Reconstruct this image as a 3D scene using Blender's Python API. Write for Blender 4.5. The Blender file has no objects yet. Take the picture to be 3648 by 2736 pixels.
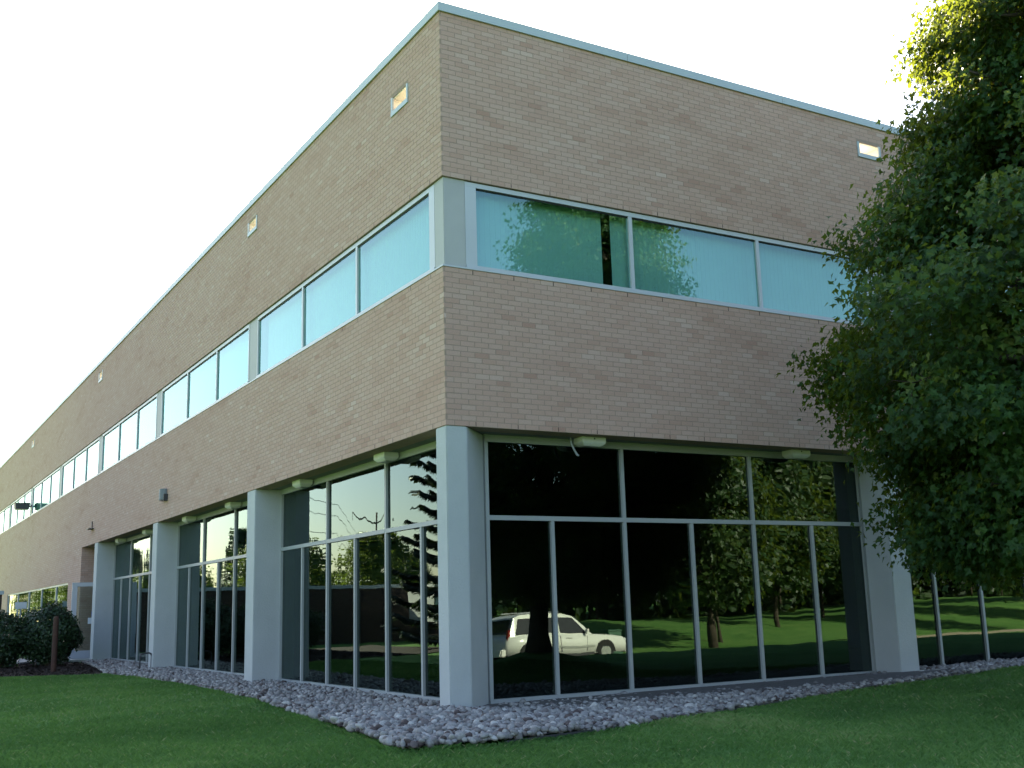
import bpy, bmesh, math, random
import numpy as np
from mathutils import Vector, Matrix

random.seed(7)
RNG = np.random.default_rng(11)
SC = bpy.context.scene
COL = SC.collection
R = math.radians

# ------------------------------------------------------------------ camera
YAW, PITCH, ROLL = 0.53316, 0.19821, -0.02819
CAM = Vector((-6.127, -12.003, 1.156))
FWD = Vector((math.sin(YAW) * math.cos(PITCH), math.cos(YAW) * math.cos(PITCH), math.sin(PITCH)))
RT0 = Vector((math.cos(YAW), -math.sin(YAW), 0))
UP0 = RT0.cross(FWD)
RT = RT0 * math.cos(ROLL) + UP0 * math.sin(ROLL)
UP = UP0 * math.cos(ROLL) - RT0 * math.sin(ROLL)
cd = bpy.data.cameras.new('camera')
cam = bpy.data.objects.new('camera', cd)
COL.objects.link(cam)
cam.matrix_world = Matrix(((RT.x, UP.x, -FWD.x, CAM.x), (RT.y, UP.y, -FWD.y, CAM.y),
                           (RT.z, UP.z, -FWD.z, CAM.z), (0, 0, 0, 1)))
cd.sensor_width = 36.0
cd.lens = 3959.0 / 3648.0 * 36.0
cd.clip_start = 0.05
cd.clip_end = 4000
SC.camera = cam
FPX = 3959.0 / 3648.0 * 1024.0


def project(p):
    """World points (n,3) to pixels of the 1024 x 768 frame, with depth."""
    d = np.asarray(p, float) - np.array(CAM)
    z = d @ np.array(FWD)
    return 512 + FPX * (d @ np.array(RT)) / z, 384 - FPX * (d @ np.array(UP)) / z, z


# ------------------------------------------------------------------ sky and sun
SUN_AZ, SUN_EL = R(20), R(26)          # azimuth from +Y towards +X
SUN_DIR = Vector((math.sin(SUN_AZ) * math.cos(SUN_EL), math.cos(SUN_AZ) * math.cos(SUN_EL), math.sin(SUN_EL)))
world = bpy.data.worlds.new('World')
SC.world = world
world.use_nodes = True
wt = world.node_tree
wt.nodes.clear()
sky = wt.nodes.new('ShaderNodeTexSky')
sky.sky_type = 'NISHITA'
sky.sun_disc = False
sky.sun_elevation = SUN_EL
sky.sun_rotation = SUN_AZ
sky.altitude = 200
sky.air_density = 1.0
sky.dust_density = 1.7
sky.ozone_density = 0.6
bg = wt.nodes.new('ShaderNodeBackground')
bg.inputs['Strength'].default_value = 0.07
wo = wt.nodes.new('ShaderNodeOutputWorld')
wt.links.new(sky.outputs[0], bg.inputs[0])
wt.links.new(bg.outputs[0], wo.inputs[0])
sd = bpy.data.lights.new('sun', 'SUN')
sd.energy = 5.0
sd.angle = R(0.5)
sd.color = (1.0, 0.86, 0.62)
sun = bpy.data.objects.new('sun', sd)
COL.objects.link(sun)
sun.rotation_euler = SUN_DIR.to_track_quat('Z', 'Y').to_euler()
sun.location = (20, 20, 40)

SC.view_settings.view_transform = 'Standard'
SC.view_settings.look = 'None'
SC.view_settings.exposure = 2.82
SC.view_settings.gamma = 1.0
SC.view_settings.use_curve_mapping = False
SC.render.engine = 'CYCLES'
SC.cycles.max_bounces = 8
SC.cycles.diffuse_bounces = 3
SC.cycles.glossy_bounces = 4
SC.cycles.transmission_bounces = 4
SC.cycles.transparent_max_bounces = 12
SC.cycles.caustics_reflective = False
SC.cycles.caustics_refractive = False


# ------------------------------------------------------------------ materials
def new_mat(name):
    m = bpy.data.materials.new(name)
    m.use_nodes = True
    nt = m.node_tree
    nt.nodes.clear()
    return m, nt, nt.nodes.new('ShaderNodeOutputMaterial')


def N(nt, kind, **kw):
    n = nt.nodes.new(kind)
    for k, v in kw.items():
        if k in n.inputs.keys():
            n.inputs[k].default_value = v
        else:
            setattr(n, k, v)
    return n


def ramp(nt, src, stops):
    r = nt.nodes.new('ShaderNodeValToRGB')
    el = r.color_ramp.elements
    while len(el) < len(stops):
        el.new(0.5)
    for e, (p, c) in zip(el, stops):
        e.position = p
        e.color = (*c, 1)
    nt.links.new(src, r.inputs[0])
    return r.outputs[0]


def surf(name, c0, c1=None, scale=6.0, rough=0.7, bump=0.0, bscale=60.0, metal=0.0, detail=4, spec=0.35, c2=None):
    """Base material: colour from object-space noise, fine relief from a second noise."""
    m, nt, out = new_mat(name)
    L = nt.links.new
    b = N(nt, 'ShaderNodeBsdfPrincipled', Roughness=rough, Metallic=metal)
    b.inputs['Specular IOR Level'].default_value = spec
    tc = nt.nodes.new('ShaderNodeTexCoord')
    if c1 is None:
        c1 = tuple(x * 0.88 for x in c0)
    n1 = N(nt, 'ShaderNodeTexNoise', Scale=scale, Detail=detail, Roughness=0.6)
    L(tc.outputs['Object'], n1.inputs['Vector'])
    st = [(0.3, c0), (0.7, c1)] if c2 is None else [(0.28, c0), (0.52, c1), (0.75, c2)]
    L(ramp(nt, n1.outputs['Fac'], st), b.inputs['Base Color'])
    if bump:
        n2 = N(nt, 'ShaderNodeTexNoise', Scale=bscale, Detail=3, Roughness=0.6)
        L(tc.outputs['Object'], n2.inputs['Vector'])
        bp = N(nt, 'ShaderNodeBump', Strength=bump, Distance=0.01)
        L(n2.outputs['Fac'], bp.inputs['Height'])
        L(bp.outputs[0], b.inputs['Normal'])
    L(b.outputs[0], out.inputs[0])
    return m


def tint_mat(name, stops, rough=0.8, attr='tint', grain=0.25, gscale=90, bump=0.25, spec=0.25):
    """Colour from a per-piece attribute (each brick, stone ... has its own colour) with a grain."""
    m, nt, out = new_mat(name)
    L = nt.links.new
    b = N(nt, 'ShaderNodeBsdfPrincipled', Roughness=rough)
    b.inputs['Specular IOR Level'].default_value = spec
    a = N(nt, 'ShaderNodeAttribute', attribute_name=attr)
    col = ramp(nt, a.outputs['Fac'], stops)
    geo = nt.nodes.new('ShaderNodeNewGeometry')
    n = N(nt, 'ShaderNodeTexNoise', Scale=gscale, Detail=4, Roughness=0.65)
    L(geo.outputs['Position'], n.inputs['Vector'])
    mx = N(nt, 'ShaderNodeMix', data_type='RGBA', blend_type='OVERLAY')
    mx.inputs[0].default_value = grain
    L(col, mx.inputs[6])
    L(n.outputs['Fac'], mx.inputs[7])
    L(mx.outputs[2], b.inputs['Base Color'])
    if bump:
        bp = N(nt, 'ShaderNodeBump', Strength=bump, Distance=0.004)
        L(n.outputs['Fac'], bp.inputs['Height'])
        L(bp.outputs[0], b.inputs['Normal'])
    L(b.outputs[0], out.inputs[0])
    return m


def leaf_mat(name, stops, trans=0.45, tcol=(0.35, 0.45, 0.05), rough=0.45, spec=0.35):
    m, nt, out = new_mat(name)
    L = nt.links.new
    a = N(nt, 'ShaderNodeAttribute', attribute_name='tint')
    col = ramp(nt, a.outputs['Fac'], stops)
    p = N(nt, 'ShaderNodeBsdfPrincipled', Roughness=rough)
    p.inputs['Specular IOR Level'].default_value = spec
    L(col, p.inputs['Base Color'])
    tr = nt.nodes.new('ShaderNodeBsdfTranslucent')
    mt = N(nt, 'ShaderNodeMix', data_type='RGBA', blend_type='MIX')
    mt.inputs[0].default_value = 0.6
    L(col, mt.inputs[6])
    mt.inputs[7].default_value = (*tcol, 1)
    L(mt.outputs[2], tr.inputs[0])
    ms = nt.nodes.new('ShaderNodeMixShader')
    ms.inputs[0].default_value = trans
    L(p.outputs[0], ms.inputs[1])
    L(tr.outputs[0], ms.inputs[2])
    L(ms.outputs[0], out.inputs[0])
    return m


def glass_mat(name, through, mirror, base=0.22, gain=0.85, wave=0.02, wscale=0.9, stretch=(1, 1, 0.35)):
    """Coated window glass: dark tinted body, angle-dependent mirror, slightly wavy sheet."""
    m, nt, out = new_mat(name)
    L = nt.links.new
    geo = nt.nodes.new('ShaderNodeNewGeometry')
    mp = N(nt, 'ShaderNodeMapping')
    mp.inputs['Scale'].default_value = stretch
    L(geo.outputs['Position'], mp.inputs[0])
    n = N(nt, 'ShaderNodeTexNoise', Scale=wscale, Detail=1.5, Roughness=0.4)
    L(mp.outputs[0], n.inputs['Vector'])
    bp = N(nt, 'ShaderNodeBump', Strength=1.0, Distance=wave)
    L(n.outputs['Fac'], bp.inputs['Height'])
    tb = N(nt, 'ShaderNodeBsdfTransparent')
    tb.inputs[0].default_value = (*through, 1)
    gl = N(nt, 'ShaderNodeBsdfAnisotropic', Roughness=0.0)
    gl.inputs[0].default_value = (*mirror, 1)
    L(bp.outputs[0], gl.inputs['Normal'])
    fr = N(nt, 'ShaderNodeFresnel', IOR=1.5)
    ma = N(nt, 'ShaderNodeMath', operation='MULTIPLY_ADD')
    ma.use_clamp = True
    L(fr.outputs[0], ma.inputs[0])
    ma.inputs[1].default_value = gain
    ma.inputs[2].default_value = base
    ms = nt.nodes.new('ShaderNodeMixShader')
    front = N(nt, 'ShaderNodeMath', operation='SUBTRACT')      # only the outer face mirrors; leaving the sheet there is no coating
    front.inputs[0].default_value = 1.0
    L(geo.outputs['Backfacing'], front.inputs[1])
    mf = N(nt, 'ShaderNodeMath', operation='MULTIPLY')
    L(ma.outputs[0], mf.inputs[0])
    L(front.outputs[0], mf.inputs[1])
    L(mf.outputs[0], ms.inputs[0])
    L(tb.outputs[0], ms.inputs[1])
    L(gl.outputs[0], ms.inputs[2])
    L(ms.outputs[0], out.inputs[0])
    return m


def ground_mat():
    """Mown grass with tufts, worn straw flecks; a paler sand colour where the path attribute says so."""
    m, nt, out = new_mat('lawn_ground')
    L = nt.links.new
    b = N(nt, 'ShaderNodeBsdfPrincipled', Roughness=0.9)
    b.inputs['Specular IOR Level'].default_value = 0.1
    geo = nt.nodes.new('ShaderNodeNewGeometry')
    n1 = N(nt, 'ShaderNodeTexNoise', Scale=0.55, Detail=5, Roughness=0.62)
    n2 = N(nt, 'ShaderNodeTexNoise', Scale=26, Detail=4, Roughness=0.7)
    L(geo.outputs['Position'], n1.inputs['Vector'])
    L(geo.outputs['Position'], n2.inputs['Vector'])
    c1 = ramp(nt, n1.outputs['Fac'], [(0.3, (0.075, 0.175, 0.042)), (0.52, (0.11, 0.22, 0.056)), (0.75, (0.165, 0.27, 0.075))])
    c2 = ramp(nt, n2.outputs['Fac'], [(0.3, (0.25, 0.25, 0.25)), (0.7, (0.75, 0.75, 0.75))])
    mx = N(nt, 'ShaderNodeMix', data_type='RGBA', blend_type='OVERLAY')
    mx.inputs[0].default_value = 0.6
    L(c1, mx.inputs[6])
    L(c2, mx.inputs[7])
    L(mx.outputs[2], b.inputs['Base Color'])
    bp = N(nt, 'ShaderNodeBump', Strength=0.6, Distance=0.03)
    L(n2.outputs['Fac'], bp.inputs['Height'])
    L(bp.outputs[0], b.inputs['Normal'])
    L(b.outputs[0], out.inputs[0])
    return m


M = {}
BR = [(0.0, (0.385, 0.226, 0.178)), (0.22, (0.425, 0.264, 0.211)), (0.5, (0.455, 0.293, 0.238)),
      (0.75, (0.470, 0.316, 0.262)), (1.0, (0.505, 0.362, 0.308))]
M['brick'] = tint_mat('brick', BR, rough=0.85, grain=0.22, gscale=60, bump=0.12)
M['dark_mortar'] = surf('dark_mortar', (0.06, 0.05, 0.045), (0.045, 0.038, 0.034), scale=9, rough=0.95)
M['dark_brick'] = tint_mat('dark_brick', [(0.0, (0.050, 0.034, 0.028)), (1.0, (0.095, 0.066, 0.054))], rough=0.85, grain=0.25, gscale=60, bump=0.1)
M['mortar'] = surf('mortar', (0.345, 0.245, 0.198), (0.30, 0.212, 0.17), scale=9, rough=0.95, bump=0.5, bscale=120)
M['concrete'] = surf('painted_concrete', (0.435, 0.45, 0.455), (0.385, 0.40, 0.405), scale=1.6, rough=0.75, bump=0.6, bscale=38, detail=9)
M['plinth'] = surf('plinth_concrete', (0.24, 0.22, 0.205), (0.15, 0.135, 0.13), scale=5, rough=0.9, bump=0.5, bscale=50)
M['kerb'] = surf('foundation_concrete', (0.56, 0.55, 0.53), (0.46, 0.45, 0.43), scale=3, rough=0.9, bump=0.4, bscale=60)
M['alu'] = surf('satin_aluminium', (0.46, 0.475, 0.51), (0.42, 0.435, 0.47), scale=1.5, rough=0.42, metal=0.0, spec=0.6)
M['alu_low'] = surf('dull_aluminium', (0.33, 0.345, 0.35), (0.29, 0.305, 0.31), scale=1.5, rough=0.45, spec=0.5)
M['panel'] = surf('pier_panel', (0.40, 0.395, 0.39), (0.36, 0.355, 0.35), scale=1.3, rough=0.6, bump=0.1, bscale=80)
M['coping'] = surf('coping_metal', (0.40, 0.44, 0.47), (0.37, 0.41, 0.44), scale=0.8, rough=0.45, spec=0.5)
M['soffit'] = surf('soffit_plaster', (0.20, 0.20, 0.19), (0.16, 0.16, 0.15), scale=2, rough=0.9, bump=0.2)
M['gasket'] = surf('black_gasket', (0.012, 0.012, 0.014), (0.02, 0.02, 0.022), rough=0.6)
M['roof'] = surf('roof_membrane', (0.32, 0.31, 0.29), (0.25, 0.24, 0.23), rough=0.9)
M['lining'] = surf('scupper_lining', (0.78, 0.72, 0.62), (0.72, 0.66, 0.57), scale=5, rough=0.7)
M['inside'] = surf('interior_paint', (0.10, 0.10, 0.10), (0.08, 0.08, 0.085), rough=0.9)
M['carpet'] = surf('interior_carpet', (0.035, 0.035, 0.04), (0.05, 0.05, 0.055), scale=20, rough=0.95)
M['blind'] = surf('vertical_blind_fabric', (0.55, 0.54, 0.51), (0.52, 0.51, 0.48), scale=4, rough=0.8)
M['glass_low'] = glass_mat('dark_glass', (0.36, 0.40, 0.375), (0.64, 0.82, 0.79), base=0.05, gain=0.98, wave=0.0026, wscale=1.4, stretch=(1, 1, 0.5))
M['glass_up'] = glass_mat('green_glass', (0.74, 0.93, 0.90), (0.44, 0.63, 0.64), base=0.17, gain=0.95, wave=0.003, wscale=0.8)
M['glass_door'] = glass_mat('door_glass', (0.74, 0.81, 0.76), (0.8, 0.9, 0.86), base=0.03, gain=0.9, wave=0.001)
M['fixture'] = surf('fixture_enamel', (0.66, 0.67, 0.62), (0.55, 0.56, 0.50), scale=4, rough=0.5)
M['dark_metal'] = surf('dark_metal', (0.035, 0.037, 0.04), (0.05, 0.05, 0.055), rough=0.5)
M['grey_metal'] = surf('grey_metal', (0.32, 0.34, 0.37), (0.27, 0.29, 0.32), rough=0.5)
M['sconce_grey'] = surf('sconce_grey', (0.16, 0.17, 0.19), (0.13, 0.14, 0.16), rough=0.5)
M['lens'] = surf('frosted_lens', (0.45, 0.46, 0.44), rough=0.3)
M['ground'] = ground_mat()
M['grass'] = leaf_mat('grass_blade', [(0.0, (0.045, 0.112, 0.025)), (0.5, (0.095, 0.20, 0.045)), (0.85, (0.165, 0.285, 0.072)), (1.0, (0.33, 0.32, 0.15))],
                      trans=0.3, tcol=(0.10, 0.22, 0.03), rough=0.5, spec=0.3)
M['stone'] = tint_mat('river_stone', [(0.0, (0.06, 0.042, 0.038)), (0.14, (0.125, 0.10, 0.095)), (0.45, (0.212, 0.20, 0.192)),
                                      (0.75, (0.295, 0.28, 0.265)), (1.0, (0.44, 0.42, 0.39))], rough=0.75, grain=0.5, gscale=45, bump=0.4)
M['bed'] = surf('bed_soil', (0.11, 0.10, 0.095), (0.06, 0.055, 0.05), scale=20, rough=0.95, bump=0.5, bscale=40)
M['mulch'] = surf('bark_mulch', (0.035, 0.022, 0.017), (0.016, 0.010, 0.008), scale=28, rough=0.95, bump=1.0, bscale=60)
M['bark'] = surf('bark', (0.085, 0.065, 0.05), (0.035, 0.027, 0.02), scale=7, rough=0.95, bump=1.0, bscale=22)
M['maple'] = leaf_mat('maple_leaf', [(0.0, (0.009, 0.032, 0.010)), (0.45, (0.018, 0.055, 0.015)), (0.8, (0.045, 0.098, 0.022)), (1.0, (0.12, 0.14, 0.035))],
                      trans=0.36, tcol=(0.40, 0.46, 0.03), rough=0.5, spec=0.2)
M['broad'] = leaf_mat('far_leaf', [(0.0, (0.013, 0.036, 0.010)), (0.5, (0.028, 0.062, 0.015)), (1.0, (0.065, 0.095, 0.022))], trans=0.33, tcol=(0.3, 0.38, 0.04))
M['conifer'] = leaf_mat('conifer_needles', [(0.0, (0.010, 0.026, 0.014)), (0.6, (0.022, 0.048, 0.026)), (1.0, (0.05, 0.08, 0.035))], trans=0.15, tcol=(0.1, 0.16, 0.03))
M['shrub'] = leaf_mat('shrub_leaf', [(0.0, (0.010, 0.024, 0.010)), (0.6, (0.020, 0.045, 0.018)), (1.0, (0.045, 0.08, 0.03))], trans=0.15, tcol=(0.1, 0.18, 0.03))
M['post'] = surf('rusty_brown_post', (0.075, 0.034, 0.024), (0.045, 0.022, 0.017), scale=9, rough=0.8, bump=0.4)
M['asphalt'] = surf('asphalt', (0.055, 0.054, 0.052), (0.042, 0.042, 0.041), scale=9, rough=0.92, bump=0.5, bscale=90)
M['pave'] = surf('pavement_concrete', (0.36, 0.35, 0.33), (0.28, 0.27, 0.26), scale=4, rough=0.9, bump=0.3)
M['sand'] = surf('sand_path', (0.42, 0.33, 0.22), (0.34, 0.27, 0.18), scale=3, rough=0.95)
M['car_white'] = surf('white_car_paint', (0.78, 0.77, 0.73), (0.75, 0.74, 0.70), rough=0.22, spec=0.6)
M['car_glass'] = surf('car_glass', (0.012, 0.014, 0.015), (0.016, 0.018, 0.02), rough=0.05, spec=0.7)
M['tyre'] = surf('tyre_rubber', (0.02, 0.02, 0.02), (0.028, 0.028, 0.028), rough=0.85)
M['chrome'] = surf('rim_metal', (0.6, 0.6, 0.6), (0.5, 0.5, 0.5), rough=0.3, metal=0.8)
M['red_lens'] = surf('red_lens', (0.22, 0.015, 0.012), (0.18, 0.012, 0.01), rough=0.2)
M['head_lens'] = surf('headlamp_lens', (0.6, 0.62, 0.62), (0.5, 0.52, 0.52), rough=0.1)
M['wood_pole'] = surf('weathered_pole', (0.14, 0.11, 0.085), (0.08, 0.065, 0.05), scale=5, rough=0.9)
M['white_wall'] = surf('pale_siding', (0.62, 0.63, 0.64), (0.55, 0.56, 0.57), scale=1, rough=0.7)
M['green_box'] = surf('green_cabinet', (0.05, 0.13, 0.08), (0.04, 0.11, 0.07), rough=0.5)
M['paper'] = surf('white_notice', (0.62, 0.66, 0.68), (0.58, 0.62, 0.64), rough=0.6)
M['blue_print'] = surf('blue_notice', (0.03, 0.08, 0.32), (0.03, 0.07, 0.28), rough=0.6)
M['yellow_print'] = surf('yellow_notice', (0.45, 0.36, 0.05), (0.40, 0.32, 0.05), rough=0.6)


# ------------------------------------------------------------------ mesh helpers
class MB:
    """Collects boxes, tubes and prisms; build() links them as ONE mesh object."""
    def __init__(self):
        self.v, self.f = [], []

    def add(self, vs, fs):
        n = len(self.v)
        self.v += [tuple(x) for x in vs]
        self.f += [tuple(i + n for i in f) for f in fs]
        return self

    def box(self, a, b):
        x0, y0, z0 = a
        x1, y1, z1 = b
        return self.add([(x0, y0, z0), (x1, y0, z0), (x1, y1, z0), (x0, y1, z0), (x0, y0, z1), (x1, y0, z1), (x1, y1, z1), (x0, y1, z1)],
                        [(0, 3, 2, 1), (4, 5, 6, 7), (0, 1, 5, 4), (1, 2, 6, 5), (2, 3, 7, 6), (3, 0, 4, 7)])

    def prism(self, poly, z0, z1):
        """Vertical prism over a plan polygon (anticlockwise)."""
        n = len(poly)
        vs = [(x, y, z0) for x, y in poly] + [(x, y, z1) for x, y in poly]
        fs = [tuple(range(n - 1, -1, -1)), tuple(range(n, 2 * n))]
        fs += [(i, (i + 1) % n, n + (i + 1) % n, n + i) for i in range(n)]
        return self.add(vs, fs)

    def extrude_y(self, prof, y0, y1):
        """Profile in (x,z), extruded along y."""
        n = len(prof)
        vs = [(x, y0, z) for x, z in prof] + [(x, y1, z) for x, z in prof]
        fs = [tuple(range(n)), tuple(range(2 * n - 1, n - 1, -1))]
        fs += [(i, n + i, n + (i + 1) % n, (i + 1) % n) for i in range(n)]
        return self.add(vs, fs)

    def tube(self, pts, rad, seg=8):
        pts = [Vector(p) for p in pts]
        if not hasattr(rad, '__len__'):
            rad = [rad] * len(pts)
        vs, fs = [], []
        u = None
        for i, p in enumerate(pts):
            t = (pts[min(i + 1, len(pts) - 1)] - pts[max(i - 1, 0)]).normalized()
            if u is None:
                u = t.cross(Vector((0, 0, 1)))
                if u.length < 0.1:
                    u = t.cross(Vector((1, 0, 0)))
            u = (u - t * u.dot(t)).normalized()
            w = t.cross(u)
            for k in range(seg):
                a = 2 * math.pi * k / seg
                vs.append(p + (u * math.cos(a) + w * math.sin(a)) * rad[i])
        for i in range(len(pts) - 1):
            for k in range(seg):
                k2 = (k + 1) % seg
                fs.append((i * seg + k, i * seg + k2, (i + 1) * seg + k2, (i + 1) * seg + k))
        fs.append(tuple(range(seg - 1, -1, -1)))
        e = (len(pts) - 1) * seg
        fs.append(tuple(range(e, e + seg)))
        return self.add(vs, fs)

    def build(self, name, mat, parent=None, smooth=False, bevel=0.0, seg=2):
        me = bpy.data.meshes.new(name)
        me.from_pydata(self.v, [], self.f)
        me.validate()
        if bevel or True:
            bm = bmesh.new()
            bm.from_mesh(me)
            bmesh.ops.recalc_face_normals(bm, faces=bm.faces)
            if bevel:
                ed = [e for e in bm.edges if len(e.link_faces) == 2 and e.calc_face_angle(0) > 0.5]
                bmesh.ops.bevel(bm, geom=ed, offset=bevel, segments=seg, affect='EDGES', clamp_overlap=True)
            bm.to_mesh(me)
            bm.free()
        if smooth:
            me.polygons.foreach_set('use_smooth', [True] * len(me.polygons))
        me.materials.append(mat)
        o = bpy.data.objects.new(name, me)
        COL.objects.link(o)
        if parent:
            o.parent = parent
            o.matrix_parent_inverse = parent_world(parent).inverted()
        return o


def parent_world(o):
    m = o.matrix_basis.copy()
    while o.parent:
        m = o.parent.matrix_basis @ o.matrix_parent_inverse @ m if False else (o.parent.matrix_basis @ o.matrix_parent_inverse @ o.matrix_basis)
        o = o.parent
        break
    return m


def np_mesh(name, verts, faces, mat, tint=None, parent=None, smooth=False, attr='tint'):
    """Fast mesh: verts (n,3), faces (m,k) equal-sided; tint is per vertex."""
    verts = np.ascontiguousarray(verts, dtype=np.float32)
    faces = np.ascontiguousarray(faces, dtype=np.int32)
    me = bpy.data.meshes.new(name)
    me.vertices.add(len(verts))
    me.vertices.foreach_set('co', verts.ravel())
    k = faces.shape[1]
    me.loops.add(faces.size)
    me.loops.foreach_set('vertex_index', faces.ravel())
    me.polygons.add(len(faces))
    me.polygons.foreach_set('loop_start', np.arange(0, faces.size, k, dtype=np.int32))
    me.polygons.foreach_set('loop_total', np.full(len(faces), k, dtype=np.int32))
    me.polygons.foreach_set('use_smooth', np.full(len(faces), bool(smooth)))
    me.update(calc_edges=True)
    if tint is not None:
        a = me.attributes.new(attr, 'FLOAT', 'POINT')
        a.data.foreach_set('value', np.ascontiguousarray(tint, dtype=np.float32))
    me.materials.append(mat)
    o = bpy.data.objects.new(name, me)
    COL.objects.link(o)
    if parent:
        o.parent = parent
        o.matrix_parent_inverse = parent_world(parent).inverted()
    return o


def tag(o, label, cat, group=None):
    o['label'] = label
    o['category'] = cat
    if group:
        o['group'] = group
    return o


def thing(name, label, cat, loc=(0, 0, 0), group=None, rotz=0.0):
    o = bpy.data.objects.new(name, None)
    o.empty_display_size = 0.3
    COL.objects.link(o)
    o.location = loc
    o.rotation_euler = (0, 0, rotz)
    return tag(o, label, cat, group)


def structure(o):
    o['kind'] = 'structure'
    return o


def stuff(o):
    o['kind'] = 'stuff'
    return o


def copy_tree(src, loc, rotz=0.0, scale=1.0, label=None):
    """A thing with copies of its parts and sub-parts, sharing mesh data."""
    r = src.copy()
    COL.objects.link(r)
    r.location = loc
    r.rotation_euler = (0, 0, rotz)
    r.scale = (scale,) * 3 if not hasattr(scale, '__len__') else scale
    if label:
        r['label'] = label
    for ch in list(src.children):
        c = ch.copy()
        COL.objects.link(c)
        c.parent = r
        for g in list(ch.children):
            d = g.copy()
            COL.objects.link(d)
            d.parent = c
    return r


def sstep(a, b, x):
    t = np.clip((np.asarray(x, float) - a) / (b - a), 0, 1)
    return t * t * (3 - 2 * t)


def ground_z(x, y):
    x = np.asarray(x, float)
    y = np.asarray(y, float)
    z = -1.05 * sstep(-9, -20, y)
    z = z - 0.03 * sstep(-1.0, -.3, y) * sstep(.2, .8, x) * (1 - sstep(1, 2, y))
    z = z - 0.35 * sstep(2, -6, x) * sstep(-3, -11, y) * (1 - sstep(-11, -20, y))
    z = z + 0.42 * np.exp(-((x - 5.0) ** 2 + (y + 5.1) ** 2) / (2 * 0.85 ** 2))
    z = z + 0.09 * sstep(5.5, 10.5, x) * sstep(-12, -8, y) * (1 - sstep(.4, .8, y))
    z = z + 0.62 * sstep(20, 32, x) * np.exp(-((y + 20.3) / 3.2) ** 2)
    z = z + (1.25 + 0.35 * np.sin(x * 0.09) + 0.4 * sstep(40, 75, x)) * sstep(-30, -47, y)
    return z


def gz(x, y):
    return float(ground_z(x, y))


def rect_overlap(u0, u1, w0, w1, holes):
    return [h for h in holes if u0 < h[1] and u1 > h[0] and w0 < h[3] and w1 > h[2]]


# ------------------------------------------------------------------ ground
def axis(lo, hi, flo, fhi, fine, grow=1.22):
    a = list(np.arange(flo, fhi + 1e-6, fine))
    s = fine
    x = a[-1]
    while x < hi:
        s *= grow
        x += s
        a.append(x)
    s = fine
    x = a[0]
    pre = []
    while x > lo:
        s *= grow
        x -= s
        pre.append(x)
    return np.array(pre[::-1] + a)


gx = axis(-1500, 1500, -14, 34, 0.6)
gy = axis(-1500, 1500, -52, 20, 0.6)
X, Y = np.meshgrid(gx, gy)
Z = ground_z(X, Y)
nx, ny = len(gx), len(gy)
idx = np.arange(nx * ny).reshape(ny, nx)
quads = np.stack([idx[:-1, :-1], idx[:-1, 1:], idx[1:, 1:], idx[1:, :-1]], -1).reshape(-1, 4)
ground = np_mesh('ground', np.stack([X, Y, Z - 0.06], -1).reshape(-1, 3), quads, M['ground'], smooth=True)
structure(ground)


def strip(name, pts_a, pts_b, mat, lift=0.004):
    """A sheet between two edge lines laid over the ground."""
    a = np.array(pts_a, float)
    b = np.array(pts_b, float)
    t = np.linspace(0, 1, 7)[:, None, None]
    g = a[None] * (1 - t) + b[None] * t
    z = ground_z(g[..., 0], g[..., 1]) - 0.06 + lift
    v = np.concatenate([g, z[..., None]], -1).reshape(-1, 3)
    n = len(a)
    ii = np.arange(7 * n).reshape(7, n)
    q = np.stack([ii[:-1, :-1], ii[:-1, 1:], ii[1:, 1:], ii[1:, :-1]], -1).reshape(-1, 4)
    return structure(np_mesh(name, v, q, mat, smooth=True))


xs = np.arange(-200, 261, 2.0)
strip('road', [(x, -21.3) for x in xs], [(x, -28.2) for x in xs], M['asphalt'], 0.03)
strip('sand_path', [(x, -21.6 + 1.6 * math.sin(x * .05)) for x in np.arange(26, 130, 2.0)],
      [(x, -20.1 + 1.6 * math.sin(x * .05)) for x in np.arange(26, 130, 2.0)], M['sand'], 0.05)

# ------------------------------------------------------------------ the building
BL = 52.0     # length of the left face along y
BW = 26.0     # length of the right face along x
ZS, ZB1, ZB2, ZT = 3.371, 5.403, 6.615, 8.930      # soffit, top of lower brick band, underside of the upper one, coping
D = 0.515     # depth of the ground-floor recess
BAY = 7.53
COURSE, PITCH_B = 2.032 / 30, 0.2032

bld = thing('office_building', 'two storey tan brick office building with ribbon windows and grey columns', 'building')


def part(name, mb, mat, **k):
    return mb.build(name, mat, bld, **k)


# scupper openings through the parapet: (face, along0, along1, z0, z1)
VENTS = [('L', 0.985, 1.54, 8.05, 8.33), ('L', 7.755, 8.315, 8.355, 8.63), ('L', 23.06, 23.66, 8.355, 8.66),
         ('L', 38.0, 38.7, 8.355, 8.66), ('R', 7.755, 8.30, 8.345, 8.605)]


def wall_with_holes(mb, face, a0, a1, z0, z1, t0, t1, holes):
    """Wall slab on a face, cut round its openings (butted boxes)."""
    zs = sorted({z0, z1, *[h[2] for h in holes], *[h[3] for h in holes]})
    for za, zb in zip(zs[:-1], zs[1:]):
        cuts = sorted([(h[0], h[1]) for h in holes if h[2] < (za + zb) / 2 < h[3]])
        a = a0
        for c0, c1 in cuts + [(a1, a1)]:
            if c0 > a:
                if face == 'L':
                    mb.box((t0, a, za), (t1, c0, zb))
                else:
                    mb.box((a, t0, za), (c0, t1, zb))
            a = c1


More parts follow.
